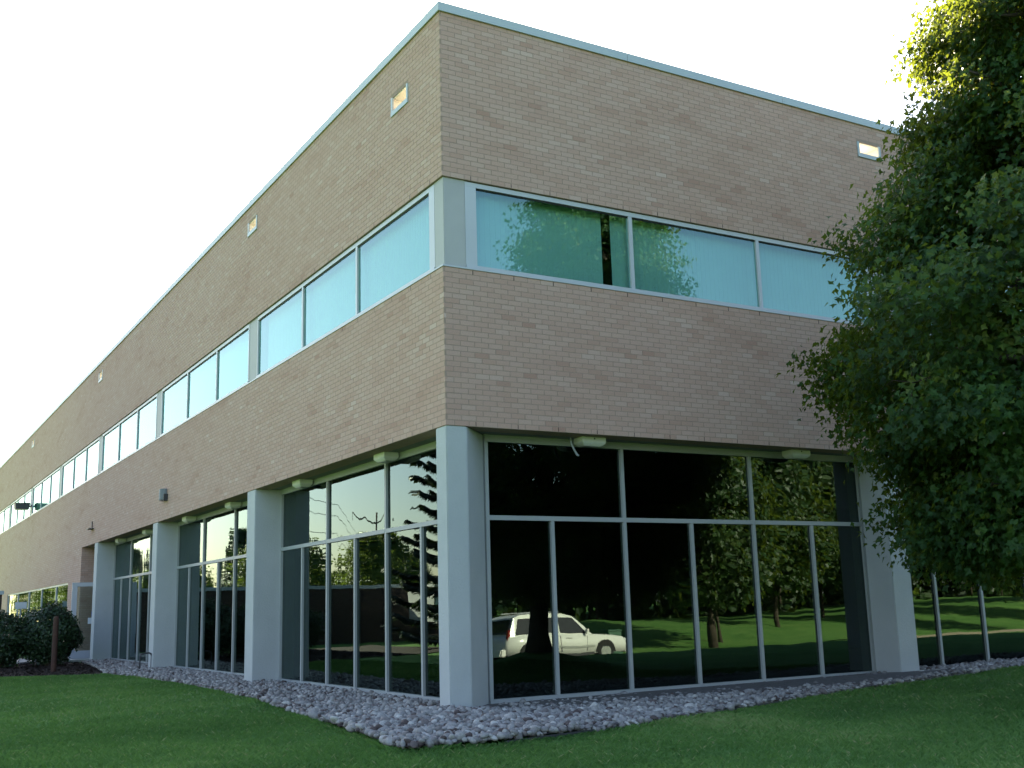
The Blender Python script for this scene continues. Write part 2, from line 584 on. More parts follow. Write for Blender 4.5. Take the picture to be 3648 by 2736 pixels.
MD = 0.0018    # mortar lies this far behind the brick face
hl = [v[1:] for v in VENTS if v[0] == 'L']
hr = [v[1:] for v in VENTS if v[0] == 'R']
LOWWIN = (27.6, 44.3, 0.75, 2.36)
mb = MB()
wall_with_holes(mb, 'L', 0.3, BL, ZB2, ZT, MD, 0.3, hl)
wall_with_holes(mb, 'R', MD, BW, ZB2, ZT, MD, 0.3, hr)
wall_with_holes(mb, 'L', 0.3, BL, ZS, ZB1, MD, 0.3, [])
wall_with_holes(mb, 'R', MD, BW, ZS, ZB1, MD, 0.3, [])
wall_with_holes(mb, 'L', 25.3, BL, -0.3, ZS, MD, 0.3, [LOWWIN])
mb.box((0.3, 25.3, -0.3), (2.4, 25.5, ZS))        # far cheek of the entrance recess
part('brick_wall', mb, M['mortar'])


def vnoise(u, w, s, seed):
    """Smooth value noise used to cluster brick colours."""
    r = np.random.default_rng(seed).random((64, 64))
    a, b = np.asarray(u) / s, np.asarray(w) / s
    i, j = np.floor(a).astype(int), np.floor(b).astype(int)
    fa, fb = a - i, b - j
    fa, fb = fa * fa * (3 - 2 * fa), fb * fb * (3 - 2 * fb)
    g = lambda p, q: r[p % 64, q % 64]
    return (g(i, j) * (1 - fa) * (1 - fb) + g(i + 1, j) * fa * (1 - fb) + g(i, j + 1) * (1 - fa) * fb + g(i + 1, j + 1) * fa * fb)


bricks = []       # (face, a0, a1, z0, z1)


def lay(face, a0, a1, z0, z1, holes=()):
    n = int(round((z1 - z0) / COURSE))
    c = (z1 - z0) / n
    for r in range(n):
        zb, zt = z0 + r * c + 0.005, z0 + (r + 1) * c - 0.005
        off = 0.018 if r % 2 else 0.12
        k = math.ceil((a0 - off) / PITCH_B) - 1
        while True:
            s = off + k * PITCH_B + 0.005
            e = s + PITCH_B - 0.010
            k += 1
            if s > a1:
                break
            s2, e2 = max(s, a0), min(e, a1)
            if e2 - s2 < 0.02:
                continue
            hit = rect_overlap(s2, e2, zb, zt, holes)
            if hit:
                h = hit[0]
                if s2 < h[0] - 0.02:
                    bricks.append((face, s2, h[0] - 0.006, zb, zt))
                if e2 > h[1] + 0.02:
                    bricks.append((face, h[1] + 0.006, e2, zb, zt))
                continue
            bricks.append((face, s2, e2, zb, zt))


grow = lambda hs, m: [(h[0] - m, h[1] + m, h[2] - m, h[3] + m) for h in hs]
lay('L', 0.0, BL, ZS, ZB1)
lay('L', 0.0, BL, ZB2, ZT, grow(hl, 0.0))
lay('R', 0.0, 13.0, ZS, ZB1)
lay('R', 0.0, 13.0, ZB2, ZT, grow(hr, 0.0))
lay('L', 25.3, BL, 0.0, ZS, [LOWWIN])
lay('C', 0.0, 2.3, 0.0, ZS)          # the cheek wall of the entrance recess, facing -y at y = 25.3
B = np.array([(dict(L=0, R=1, C=2)[b[0]], *b[1:]) for b in bricks])
nb = len(B)
fa_, A0, A1, Z0, Z1 = B.T
mid = (A0 + A1) / 2
cl = vnoise(mid + 3.1 * Z0 + fa_ * 31, Z0 * 3.0 - mid * 0.4 + 50, 0.9, 5)
cl2 = vnoise(mid * .6 + fa_ * 17, Z0 * 1.8 + 20, 2.2, 9)
tint = np.clip(0.56 + 0.13 * RNG.standard_normal(nb) - 0.42 * np.clip(cl - 0.58, 0, 1) * 2.2 + 0.16 * (cl2 - 0.5), 0, 1)
spots = RNG.random(nb) < 0.03
tint[spots] = np.clip(tint[spots] + RNG.choice([-0.3, 0.3], spots.sum()), 0, 1)
proud = RNG.uniform(-0.0004, 0.0004, nb)
# brick solids: outer face flush with the wall line, sides running back into the mortar
q0 = proud
c_lo = np.stack([A0, Z0], -1)
P4 = np.stack([np.stack([A0, Z0], -1), np.stack([A1, Z0], -1), np.stack([A1, Z1], -1), np.stack([A0, Z1], -1)], 1)  # (n,4,2)
jit = RNG.uniform(-0.0012, 0.0012, (nb, 4, 2))
P4 = P4 + jit
V = np.empty((nb, 8, 3))
for fc in (0, 1, 2):
    s = fa_ == fc
    if fc == 0:
        V[s, :4, 0] = proud[s][:, None]; V[s, 4:, 0] = 0.03
        V[s, :4, 1] = P4[s][:, :, 0]; V[s, 4:, 1] = P4[s][:, :, 0]
    elif fc == 1:
        V[s, :4, 1] = proud[s][:, None]; V[s, 4:, 1] = 0.03
        V[s, :4, 0] = P4[s][:, :, 0]; V[s, 4:, 0] = P4[s][:, :, 0]
    else:
        V[s, :4, 1] = 25.293 + proud[s][:, None]; V[s, 4:, 1] = 25.32
        V[s, :4, 0] = P4[s][:, :, 0]; V[s, 4:, 0] = P4[s][:, :, 0]
    V[s, :4, 2] = P4[s][:, :, 1]; V[s, 4:, 2] = P4[s][:, :, 1]
BF = np.array([(0, 1, 2, 3), (0, 4, 5, 1), (1, 5, 6, 2), (2, 6, 7, 3), (3, 7, 4, 0)])
BFr = BF[:, ::-1]
# the 300 bricks that show largest become parts of their own
pu, pv, pz = project(V[:, :4].reshape(-1, 3))
pu, pv = pu.reshape(-1, 4), pv.reshape(-1, 4)
area = 0.5 * np.abs((pu[:, 0] - pu[:, 2]) * (pv[:, 1] - pv[:, 3]) - (pu[:, 1] - pu[:, 3]) * (pv[:, 0] - pv[:, 2]))
inside = (pu.min(1) > 2) & (pu.max(1) < 760) & (pv.min(1) > 2) & (pv.max(1) < 766)
order = np.argsort(-np.where(inside, area, 0))
single = np.zeros(nb, bool)
single[order[:300]] = True
rest = ~single
ids = np.nonzero(rest)[0]
isL = fa_[ids] == 0
base = (np.arange(len(ids)) * 8)[:, None, None]
Fall = np.where(isL[:, None, None], BFr[None], BF[None]) + base
o = np_mesh('bricks', V[ids].reshape(-1, 3), Fall.reshape(-1, 4), M['brick'], tint=np.repeat(tint[ids], 8), parent=bld)
stuff(o)
# single bricks: shared mesh data by face, length and colour step
bank = {}
for i in np.nonzero(single)[0]:
    key = (int(fa_[i]), round(float(A1[i] - A0[i]), 3), int(tint[i] * 14))
    if key not in bank:
        v = V[i].copy()
        org = v[0].copy()
        v -= org
        f = BFr if key[0] == 0 else BF
        ob = np_mesh('brick', v, f, M['brick'], tint=np.full(8, tint[i]), parent=bld)
        bank[key] = ob.data
    else:
        ob = bpy.data.objects.new('brick', bank[key])
        COL.objects.link(ob)
        ob.parent = bld
    ob.location = V[i, 0]

# coping: folded metal cap along both faces, with joints
for face, ln in (('L', BL), ('R', BW)):
    mb = MB()
    prof = [(-0.030, -0.010), (-0.030, 0.115), (0.34, 0.135), (0.34, 0.0), (0.30, 0.0), (0.0, 0.0), (-0.012, -0.010)]
    step = 3.05
    a = -0.030 if face == 'L' else 0.0
    first = True
    while a < ln:
        b = min(a + step, ln)
        e0, e1 = a + (0 if first else 0.003), b - 0.003
        n = len(prof)
        if face == 'L':
            vs = [(x, e0, ZT + z) for x, z in prof] + [(x, e1, ZT + z) for x, z in prof]
        else:
            vs = [(max(e0, 0.34) if first and x > 0.1 else (e0 - 0.030 if first else e0), x, ZT + z) for x, z in prof]
            vs = [((-0.030 if first else e0), x, ZT + z) for x, z in prof] + [(e1, x, ZT + z) for x, z in prof]
        if first and face == 'L':        # mitre the corner
            vs = [(x, x, ZT + z) for x, z in prof] + vs[n:]
        if first and face == 'R':
            vs = [(x, x, ZT + z) for x, z in prof] + vs[n:]
        fs = [tuple(range(n)), tuple(range(2 * n - 1, n - 1, -1))] + [(i, n + i, n + (i + 1) % n, (i + 1) % n) for i in range(n)]
        mb.add(vs, fs)
        a = b
        first = False
    part('coping', mb, M['coping'])

# scuppers: frame and lining of each opening
for face, a0, a1, z0, z1 in VENTS:
    sc = MB()
    w = 0.045
    lin = MB()
    def bx(m, s0, s1, t0, t1, c0, c1):
        if face == 'L':
            m.box((s0, t0, c0), (s1, t1, c1))
        else:
            m.box((t0, s0, c0), (t1, s1, c1))
    bx(sc, -0.014, 0.012, a0, a0 + w, z0 + w + 0.02, z1)
    bx(sc, -0.014, 0.012, a1 - w, a1, z0 + w + 0.02, z1)
    bx(sc, -0.018, 0.012, a0, a1, z0 - 0.005, z0 + w + 0.02)
    fr = sc.build('scupper', M['coping'], bld)
    bx(lin, 0.013, 0.299, a0 + 0.001, a0 + 0.012, z0 + .012, z1 - .012)
    bx(lin, 0.013, 0.299, a1 - 0.012, a1 - 0.001, z0 + .012, z1 - .012)
    bx(lin, 0.013, 0.299, a0 + 0.001, a1 - 0.001, z0 + .001, z0 + .012)
    bx(lin, 0.013, 0.299, a0 + 0.001, a1 - 0.001, z1 - .012, z1 - .001)
    lin.build('lining', M['lining'], fr)

# slabs, ceilings, inner walls
part('roof', MB().box((0.3, 0.3, 7.75), (BW, BL, 7.98)), M['roof'])
mb = MB().box((0.30, 0.0, ZT - .15), (BW, 0.30, ZT))
part('rear_wall', MB().box((BW, 0.0, -0.3), (BW + .3, BL, ZT)).box((0.3, BL, -.3), (BW, BL + .3, ZT)), M['mortar'])
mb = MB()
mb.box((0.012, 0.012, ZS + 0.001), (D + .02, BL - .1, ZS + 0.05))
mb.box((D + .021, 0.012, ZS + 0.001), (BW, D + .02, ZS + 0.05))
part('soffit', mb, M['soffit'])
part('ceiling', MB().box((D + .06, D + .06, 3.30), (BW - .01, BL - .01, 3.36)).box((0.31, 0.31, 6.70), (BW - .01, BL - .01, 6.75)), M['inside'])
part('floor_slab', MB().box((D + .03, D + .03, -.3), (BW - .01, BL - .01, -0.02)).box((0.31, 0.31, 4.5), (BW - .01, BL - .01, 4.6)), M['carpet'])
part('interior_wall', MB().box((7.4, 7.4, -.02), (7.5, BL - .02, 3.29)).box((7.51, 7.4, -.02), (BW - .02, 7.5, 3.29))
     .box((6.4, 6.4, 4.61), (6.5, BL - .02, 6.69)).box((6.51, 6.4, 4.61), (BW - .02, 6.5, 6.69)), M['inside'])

# ground-floor columns
def column(face, c0, c1):
    mb = MB()
    t = 0.004
    if face == 'L':
        mb.box((t, c0, -.02), (D + .25, c1, ZS - .001))
    else:
        mb.box((c0, t, -.02), (c1, D + .25, ZS - .001))
    o = mb.build('column', M['concrete'], bld, bevel=0.012)
    pb = MB()
    if face == 'L':
        pb.box((0.022, c0 + .018, -.35), (D + .24, c1 - .018, -.021))
    else:
        pb.box((c0 + .018, 0.022, -.35), (c1 - .018, D + .24, -.021))
    pb.build('plinth', M['plinth'], o)
    return o


for k in (1, 2, 3):
    column('L', 7.585 + BAY * (k - 1), 8.06 + BAY * (k - 1))
column('R', 7.637, 8.06)
column('R', 15.17, 15.60)
t = 0.004
cc = [(t, t), (0.289, t), (0.80, D), (0.80, .8), (0.80, 0.80), (D, 0.80), (t, 0.289)]
cc = [(t, t), (0.289, t), (0.80, D), (0.80, 0.80), (D, 0.80), (t, 0.289)]
oc = MB().prism(cc, -.02, ZS - .001).build('column', M['concrete'], bld, bevel=0.012)
pp = [(.02, .02), (0.285, .02), (0.785, D + .01), (0.785, 0.785), (D + .01, 0.785), (.02, 0.285)]
MB().prism(pp, -.35, -.021).build('plinth', M['plinth'], oc)

# foundation kerb under the glazing
mb = MB()
mb.box((D - .06, 0.81, -.35), (D + .10, 22.6, -.062))
mb.box((0.81, D - .06, -.35), (BW, D + .10, -.062))
part('foundation', mb, M['kerb'])


def fbox(m, face, s0, s1, a0, a1, z0, z1):
    """Box on a face: s is depth into the building, a runs along the face."""
    if face == 'L':
        m.box((s0, a0, z0), (s1, a1, z1))
    else:
        m.box((a0, s0, z0), (a1, s1, z1))
    return m


WM = 0.026     # half a mullion's face


def storefront(face, a0, a1, fulls, subs):
    """Ground-floor glazed bay: sill, head, jambs, mullions, one transom, panes."""
    h = 0.018
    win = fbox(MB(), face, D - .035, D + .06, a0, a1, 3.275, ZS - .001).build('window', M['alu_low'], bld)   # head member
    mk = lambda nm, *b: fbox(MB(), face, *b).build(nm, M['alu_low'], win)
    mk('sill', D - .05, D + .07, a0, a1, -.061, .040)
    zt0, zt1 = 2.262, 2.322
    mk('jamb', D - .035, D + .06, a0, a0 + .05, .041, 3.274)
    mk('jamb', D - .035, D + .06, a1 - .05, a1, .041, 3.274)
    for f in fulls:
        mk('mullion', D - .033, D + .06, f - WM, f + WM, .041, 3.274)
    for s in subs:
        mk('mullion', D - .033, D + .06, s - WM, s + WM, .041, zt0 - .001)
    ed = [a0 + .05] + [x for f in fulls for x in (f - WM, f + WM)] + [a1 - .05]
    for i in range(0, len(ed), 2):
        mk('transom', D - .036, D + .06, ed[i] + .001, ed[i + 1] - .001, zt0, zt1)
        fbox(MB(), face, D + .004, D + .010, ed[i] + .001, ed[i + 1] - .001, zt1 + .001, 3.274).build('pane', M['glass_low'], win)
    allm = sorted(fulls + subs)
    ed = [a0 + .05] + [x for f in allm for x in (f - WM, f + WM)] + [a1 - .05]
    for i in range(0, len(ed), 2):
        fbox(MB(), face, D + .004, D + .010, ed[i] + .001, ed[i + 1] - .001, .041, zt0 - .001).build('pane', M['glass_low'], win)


for k in range(3):
    b = BAY * k
    a0 = 0.80 if k == 0 else 8.06 + BAY * (k - 1)
    storefront('L', a0, 7.585 + b, [2.932 + b, 5.285 + b], [1.755 + b, 4.108 + b, 6.461 + b])
storefront('R', 0.80, 7.637, [2.984, 5.337], [1.807, 4.160, 6.513])
storefront('R', 8.06, 15.17, [10.33, 12.75], [9.19, 11.54, 13.95])
storefront('R', 15.60, BW - .3, [18.0, 20.4, 22.8], [16.8, 19.2, 21.6, 24.0])


def ribbon(face, a0, a1, mull, edge0, edge1, blinds=None):
    """Upper ribbon window between two piers."""
    z0, z1 = ZB1 + .022, ZB2 - .012
    zf0, zf1 = z0 + .050, z1 - .062
    s0, s1 = 0.028, 0.10
    win = fbox(MB(), face, s0, s1, a0, a1, zf1, z1).build('window', M['alu'], bld)
    mk = lambda nm, *b: fbox(MB(), face, *b).build(nm, M['alu'], win)
    mk('sill', s0 - .012, s1, a0, a1, z0 + .001, zf0)
    mk('jamb', s0, s1, a0, a0 + edge0, zf0 + .001, zf1 - .001)
    mk('jamb', s0, s1, a1 - edge1, a1, zf0 + .001, zf1 - .001)
    for m_ in mull:
        mk('mullion', s0 + .002, s1, m_ - .03, m_ + .03, zf0 + .001, zf1 - .001)
    ed = [a0 + edge0] + [x for f in mull for x in (f - .03, f + .03)] + [a1 - edge1]
    gk = MB()
    for i in range(0, len(ed), 2):
        fbox(MB(), face, s0 + .030, s0 + .036, ed[i] + .001, ed[i + 1] - .001, zf0 + .001, zf1 - .001).build('pane', M['glass_up'], win)
        fbox(gk, face, s0 + .020, s0 + .029, ed[i] + .001, ed[i + 1] - .001, zf1 - .022, zf1 - .001)
        fbox(gk, face, s0 + .020, s0 + .029, ed[i] + .001, ed[i] + .011, zf0 + .001, zf1 - .023)
    gk.build('gasket', M['gasket'], win)
    if blinds is not None:
        mb = MB()
        a = ed[0] + .05
        gaps = blinds
        while a < ed[-1] - .1:
            if not any(g0 < a + .045 < g1 for g0, g1 in gaps):
                off = 0.0 if face == 'L' else 0.0
                s = 0.20
                if face == 'L':
                    mb.add([(s, a, zf0 - .1), (s + .002, a + .087, zf0 - .1), (s + .002, a + .087, zf1 + .1), (s, a, zf1 + .1),
                            (s + .002, a, zf0 - .1), (s + .004, a + .087, zf0 - .1), (s + .004, a + .087, zf1 + .1), (s + .002, a, zf1 + .1)],
                           [(0, 1, 2, 3), (7, 6, 5, 4), (0, 4, 5, 1), (1, 5, 6, 2), (2, 6, 7, 3), (3, 7, 4, 0)])
                else:
                    mb.add([(a, s, zf0 - .1), (a + .087, s + .002, zf0 - .1), (a + .087, s + .002, zf1 + .1), (a, s, zf1 + .1),
                            (a, s + .002, zf0 - .1), (a + .087, s + .004, zf0 - .1), (a + .087, s + .004, zf1 + .1), (a, s + .002, zf1 + .1)],
                           [(0, 1, 2, 3), (7, 6, 5, 4), (0, 4, 5, 1), (1, 5, 6, 2), (2, 6, 7, 3), (3, 7, 4, 0)])
            a += .0815
        bl = mb.build('blind', M['blind'], win)


for k in range(7):
    b = BAY * k
    a0 = 0.289 if k == 0 else 8.215 + BAY * (k - 1)
    ribbon('L', a0, min(7.708 + b, BL - .05), [2.925 + b, 5.28 + b], 0.155 if k == 0 else 0.045, 0.03, [])
ribbon('R', 0.342, 7.75, [2.995, 5.384], 0.165, 0.05, [(2.56, 2.80)])
ribbon('R', 8.25, 15.3, [10.55, 12.9], 0.05, 0.05, [])
ribbon('R', 15.8, BW - .4, [18.2, 20.6, 23.0], 0.05, 0.05, [])
# piers of the upper floor
part('pier', MB().prism([(.030, .030), (.341, .030), (.341, .30), (.30, .30), (.30, .288), (.030, .288)], ZB1 + .023, ZB2 - .001), M['panel'], bevel=.004)
for k in range(6):
    b = BAY * k
    part('pier', MB().box((.036, 7.709 + b, ZB1 + .023), (.30, 8.214 + b, ZB2 - .001)), M['panel'], bevel=.004)
for a in (7.751, 15.301):
    part('pier', MB().box((a, .036, ZB1 + .023), (a + .498, .30, ZB2 - .001)), M['panel'], bevel=.004)
# thin metal flashing on top of the lower brick band
fl = MB()
fl.box((-.012, .0, ZB1 + .001), (.29, BL, ZB1 + .022))
fl.box((.291, -.012, ZB1 + .001), (BW, .29, ZB1 + .022))
fl.box((-.012, -.012, ZB1 + .001), (.2905, -.0005, ZB1 + .022))
part('sill_flashing', fl, M['alu'])
fl = MB()
fl.box((-.006, .0, ZS - .012), (.014, BL - .2, ZS - .001))
fl.box((.015, -.006, ZS - .012), (BW, .014, ZS - .001))

wp = MB()
for z_ in (ZS + .004, ZB2 + .004, ZB1 - .064):
    a = .42
    while a < 12.6:
        wp.box((a - .0045, -.0012, z_), (a + .0045, .0017, z_ + .056))
        a += .6096
    a = .36
    while a < 30:
        wp.box((-.0012, a - .0045, z_), (.0017, a + .0045, z_ + .056))
        a += .6096
stuff(part('weep_slots', wp, M['gasket']))

# entrance: recess glazing, open glass door, low window strip
ent = fbox(MB(), 'L', 1.60, 1.66, 23.07, 25.29, 2.30, ZS - .001).build('window', M['alu'], bld)
fbox(MB(), 'L', 1.625, 1.631, 23.10, 25.26, 0.0, 2.299).build('pane', M['glass_low'], ent)
fbox(MB(), 'L', 1.60, 1.66, 24.15, 24.20, 0.0, 2.299).build('mullion', M['alu'], ent)
dy = 24.0
door = MB()
dx0, dx1 = -.43, .56
door.box((dx0, dy, .02), (dx0 + .15, dy + .045, 2.25)).box((dx1 - .11, dy, .02), (dx1, dy + .045, 2.25))
door.box((dx0 + .1501, dy, .02), (dx1 - .1101, dy + .045, .24)).box((dx0 + .1501, dy, 2.13), (dx1 - .1101, dy + .045, 2.25))
dr = door.build('door', M['alu'], bld, bevel=.003)
MB().box((dx0 + .151, dy + .018, .241), (dx1 - .111, dy + .026, 2.129)).build('pane', M['glass_door'], dr)
MB().box((.16, dy + .010, 1.42), (.34, dy + .014, 1.56)).build('notice', M['yellow_print'], dr)
MB().box((.15, dy + .010, 1.22), (.36, dy + .014, 1.38)).build('notice', M['blue_print'], dr)
MB().box((.06, dy + .010, 1.02), (.37, dy + .014, 1.20)).build('notice', M['paper'], dr)
a0, a1, z0, z1 = LOWWIN
lw = fbox(MB(), 'L', .03, .10, a0, a1, z1 - .06, z1).build('window', M['alu'], bld)
fbox(MB(), 'L', .03, .10, a0, a1, z0, z0 + .06).build('sill', M['alu'], lw)
ms_ = [a0 + .03, 30.3, 33.8, 37.3, 40.8, a1 - .03]
for m_ in ms_:
    fbox(MB(), 'L', .028, .10, m_ - .035, m_ + .035, z0 + .061, z1 - .061).build('mullion', M['alu'], lw)
for m0, m1 in zip(ms_[:-1], ms_[1:]):
    fbox(MB(), 'L', .06, .066, m0 + .036, m1 - .036, z0 + .061, z1 - .061).build('pane', M['glass_low'], lw)

# ------------------------------------------------------------------ fittings on the building
def soffit_light(loc, rotz, label):
    t = thing('soffit_light', label, 'light fixture', loc, 'white box lights under the soffit', rotz)
    L_, W_, H_ = .19, .115, .115
    m = MB()
    vs = [(-L_, -W_, 0), (L_, -W_, 0), (L_, W_, 0), (-L_, W_, 0), (-L_, -W_, -.075), (L_, -W_, -.075), (L_, W_, -.075), (-L_, W_, -.075),
          (-L_ + .045, -W_ + .035, -H_), (L_ - .045, -W_ + .035, -H_), (L_ - .045, W_ - .035, -H_), (-L_ + .045, W_ - .035, -H_)]
    fs = [(0, 3, 2, 1)] + [(i, (i + 1) % 4, 4 + (i + 1) % 4, 4 + i) for i in range(4)] + [(4 + i, 4 + (i + 1) % 4, 8 + (i + 1) % 4, 8 + i) for i in range(4)] + [(8, 9, 10, 11)]
    m.add(vs, fs)
    m.v = [(x + loc_(loc, rotz, x, y)[0] * 0, y, z) for x, y, z in m.v]
    h = build_local(m, 'housing', M['fixture'], t, bevel=.006)
    c = MB().box((-L_ + .06, -W_ + .05, -H_ - .006), (L_ - .06, W_ - .05, -H_ - .0005))
    build_local(c, 'diffuser', M['lens'], t)
    s = MB().tube([(0, -W_ - .004, -.022), (0, -W_ + .002, -.022)], .012, 8)
    build_local(s, 'screw', M['dark_metal'], t)
    return t


def loc_(l, r, x, y):
    return (0, 0)


def build_local(m, name, mat, parent, **k):
    """Part whose coordinates are local to its thing."""
    o = m.build(name, mat, None, **k)
    o.parent = parent
    return o


fx = [(.345, 2.58, 90), (.345, 6.07, 90), (.345, 10.12, 90), (.345, 13.55, 90), (.345, 17.65, 90), (.345, 21.1, 90)]
bayname = ['the corner bay', 'the corner bay', 'the second bay', 'the second bay', 'the third bay', 'the third bay']
for i, (x, y, r) in enumerate(fx):
    near = 'nearer the corner column' if i % 2 == 0 else 'nearer the far column'
    soffit_light((x, y, ZS - .001), R(r), 'white soffit box light in %s of the long face, %s' % (bayname[i], near))
soffit_light((2.33, .30, ZS - .001), 0, 'white box light under the right soffit beside a dangling cable')
soffit_light((6.12, .30, ZS - .001), 0, 'white box light under the right soffit near the maple branches')
soffit_light((9.9, .30, ZS - .001), 0, 'white box light under the right soffit behind the maple crown')
cb = MB().tube([(2.02, .30, ZS - .01), (2.03, .30, 3.27), (2.07, .29, 3.19), (2.11, .29, 3.13), (2.13, .28, 3.12)], [.006, .012, .014, .016, .012], 6)
cbo = cb.build('dangling_cable', M['grey_metal'])
tag(cbo, 'short frayed grey cable dangling from the right soffit', 'cable')

# wall sconce on the brick: half-round shell with a dark back box
t = thing('wall_sconce', 'grey half-round wall light on the brick above the second column', 'wall light', (0, 14.4, 3.95))
t.scale = (.8, .8, .8)
m = MB()
n = 10
prof = [(-.015 - .17 * math.sin(math.pi * i / n), -.21 * math.cos(math.pi * i / n)) for i in range(n + 1)]
vs = [(x, y, -.16) for x, y in prof] + [(x, y, .16) for x, y in prof]
fs = [(i, i + 1, n + 2 + i, n + 1 + i) for i in range(n)] + [tuple(range(n, -1, -1)), tuple(range(n + 1, 2 * n + 2)), (n, 0, n + 1, 2 * n + 1)]
m.add(vs, fs)
build_local(m, 'shell', M['sconce_grey'], t, bevel=.004)
build_local(MB().box((-.12, -.30, -.20), (-.001, -.215, .0)), 'back_box', M['dark_metal'], t, bevel=.004)
build_local(MB().box((-.14, -.12, -.185), (-.03, .12, -.161)), 'lamp_opening', M['dark_metal'], t)

t = thing('pipe_bracket', 'small dark angle bracket on the brick above the entrance column', 'bracket', (0, 23.5, 3.86))
build_local(MB().box((-.03, .10, -.02), (-.001, .16, .20)), 'upright', M['dark_metal'], t)
build_local(MB().box((-.16, -.16, -.05), (-.001, .26, -.021)), 'foot', M['dark_metal'], t)

t = thing('floodlight', 'dark shoebox floodlight on an arm from the far upper pier', 'floodlight', (0, 38.0, 5.82))
t.scale = (.8, .6, .7)
build_local(MB().add([(-.75, -.45, -.18), (-.12, -.45, -.20), (-.12, .45, -.20), (-.75, .45, -.18), (-.78, -.45, .16), (-.06, -.45, .18), (-.06, .45, .18), (-.78, .45, .16)],
                     [(0, 3, 2, 1), (4, 5, 6, 7), (0, 1, 5, 4), (1, 2, 6, 5), (2, 3, 7, 6), (3, 0, 4, 7)]), 'housing', M['dark_metal'], t, bevel=.01)
build_local(MB().box((-.119, -.05, -.05), (.035, .05, .05)), 'arm', M['grey_metal'], t)
build_local(MB().box((-.70, -.40, -.205), (-.18, .40, -.190)), 'lens', M['lens'], t)

# ------------------------------------------------------------------ stone bed, mulch, lawn edge
EDGE_L = [(-1.95, -2.86), (-1.83, -2.0), (-1.70, -1.13), (-1.38, 1.4), (-1.0, 4.3), (-.9, 7.0), (-.87, 9.5), (-1.0, 12.0), (-1.25, 14.2)]
EDGE_R = [(-1.95, -2.86), (-.99, -3.0), (.7, -2.66), (2.2, -2.22), (3.56, -1.79), (5.5, -1.28), (7.5, -.90), (9.8, -.62), (13.0, -.55), (20.0, -.55)]
bed_poly = EDGE_L[::-1] + EDGE_R[1:] + [(20.0, D - .02), (.5, D - .02), (D - .02, .5), (D - .02, 22.4), (-.45, 21.6), (-.75, 18.0), (-1.05, 15.4)]
bp_ = np.array(bed_poly)


def in_poly(x, y, poly):
    x = np.asarray(x); y = np.asarray(y)
    c = np.zeros(x.shape, bool)
    j = len(poly) - 1
    for i in range(len(poly)):
        xi, yi = poly[i]
        xj, yj = poly[j]
        hit = ((yi > y) != (yj > y)) & (x < (xj - xi) * (y - yi) / (yj - yi + 1e-12) + xi)
        c ^= hit
        j = i
    return c


bm = bmesh.new()
vs = [bm.verts.new((x, y, gz(x, y) + 0.004)) for x, y in bed_poly]
f = bm.faces.new(vs)
bmesh.ops.triangulate(bm, faces=[f])
bmesh.ops.recalc_face_normals(bm, faces=bm.faces)
me = bpy.data.meshes.new('stone_bed')
bm.to_mesh(me)
bm.free()
me.materials.append(M['bed'])
bed = bpy.data.objects.new('stone_bed', me)
COL.objects.link(bed)
structure(bed)

# stones on a jittered grid, a base layer and a looser one on top
ib = bmesh.new()
bmesh.ops.create_icosphere(ib, subdivisions=2, radius=1)
ib.verts.ensure_lookup_table()
IV = np.array([v.co[:] for v in ib.verts])
IF = np.array([[v.index for v in f_.verts] for f_ in ib.faces])
ib.free()
ib = bmesh.new()
bmesh.ops.create_icosphere(ib, subdivisions=1, radius=1)
ib.verts.ensure_lookup_table()
JV = np.array([v.co[:] for v in ib.verts])
JF = np.array([[v.index for v in f_.verts] for f_ in ib.faces])
ib.free()
if len(IV) < 30:
    IV, IF = IV, IF
pos = []
for layer, (sp, lift) in enumerate(((0.054, 0.004), (0.086, 0.030))):
    gx_, gy_ = np.meshgrid(np.arange(-2.3, 14.0, sp), np.arange(-3.3, 22.6, sp))
    p = np.stack([gx_.ravel(), gy_.ravel()], -1)
    p += RNG.uniform(-.45, .45, p.shape) * sp
    k = in_poly(p[:, 0], p[:, 1], bed_poly)
    k &= ~((p[:, 0] > .0) & (p[:, 1] > .0) & (p[:, 0] + p[:, 1] < 1.35) & (p[:, 0] < .82) & (p[:, 1] < .82))
    for kk in range(3):
        k &= ~((p[:, 0] > -.02) & (p[:, 1] > 7.56 + BAY * kk) & (p[:, 1] < 8.09 + BAY * kk))
    k &= ~((p[:, 1] > -.02) & (p[:, 0] > 7.6) & (p[:, 0] < 8.1))
    k &= (p[:, 0] < D - .1) | (p[:, 1] < D - .1)
    p = p[k]
    z = ground_z(p[:, 0], p[:, 1]) + lift + .012 + RNG.uniform(-.012, .012, len(p)) - 0.035 * ((p[:, 0] > .0) | (p[:, 1] > .0))
    pos.append(np.column_stack([p, z]))
pos = np.concatenate(pos)
# heap the stones slightly against the tip of the bed
ns = len(pos)
rad = np.clip(RNG.lognormal(math.log(.0315), .28, ns), .019, .066)
sc3 = np.stack([rad * RNG.uniform(.9, 1.35, ns), rad * RNG.uniform(.75, 1.05, ns), rad * RNG.uniform(.5, .85, ns)], -1)
rz, rx, ry = RNG.uniform(0, 6.28, ns), RNG.normal(0, .35, ns), RNG.normal(0, .35, ns)
stint = np.clip(RNG.normal(.52, .2, ns), 0, 1)
stint[RNG.random(ns) < .05] = RNG.uniform(0, .14)


def stone_verts(base, i, seed):
    r = np.random.default_rng(seed)
    d = base + 0
    k = r.normal(size=(3, 3))
    w = 1 + .10 * np.sin(base @ k[0] * 2.2 + r.uniform(0, 6)) + .08 * np.sin(base @ k[1] * 3.5 + r.uniform(0, 6))
    return base * w[:, None]


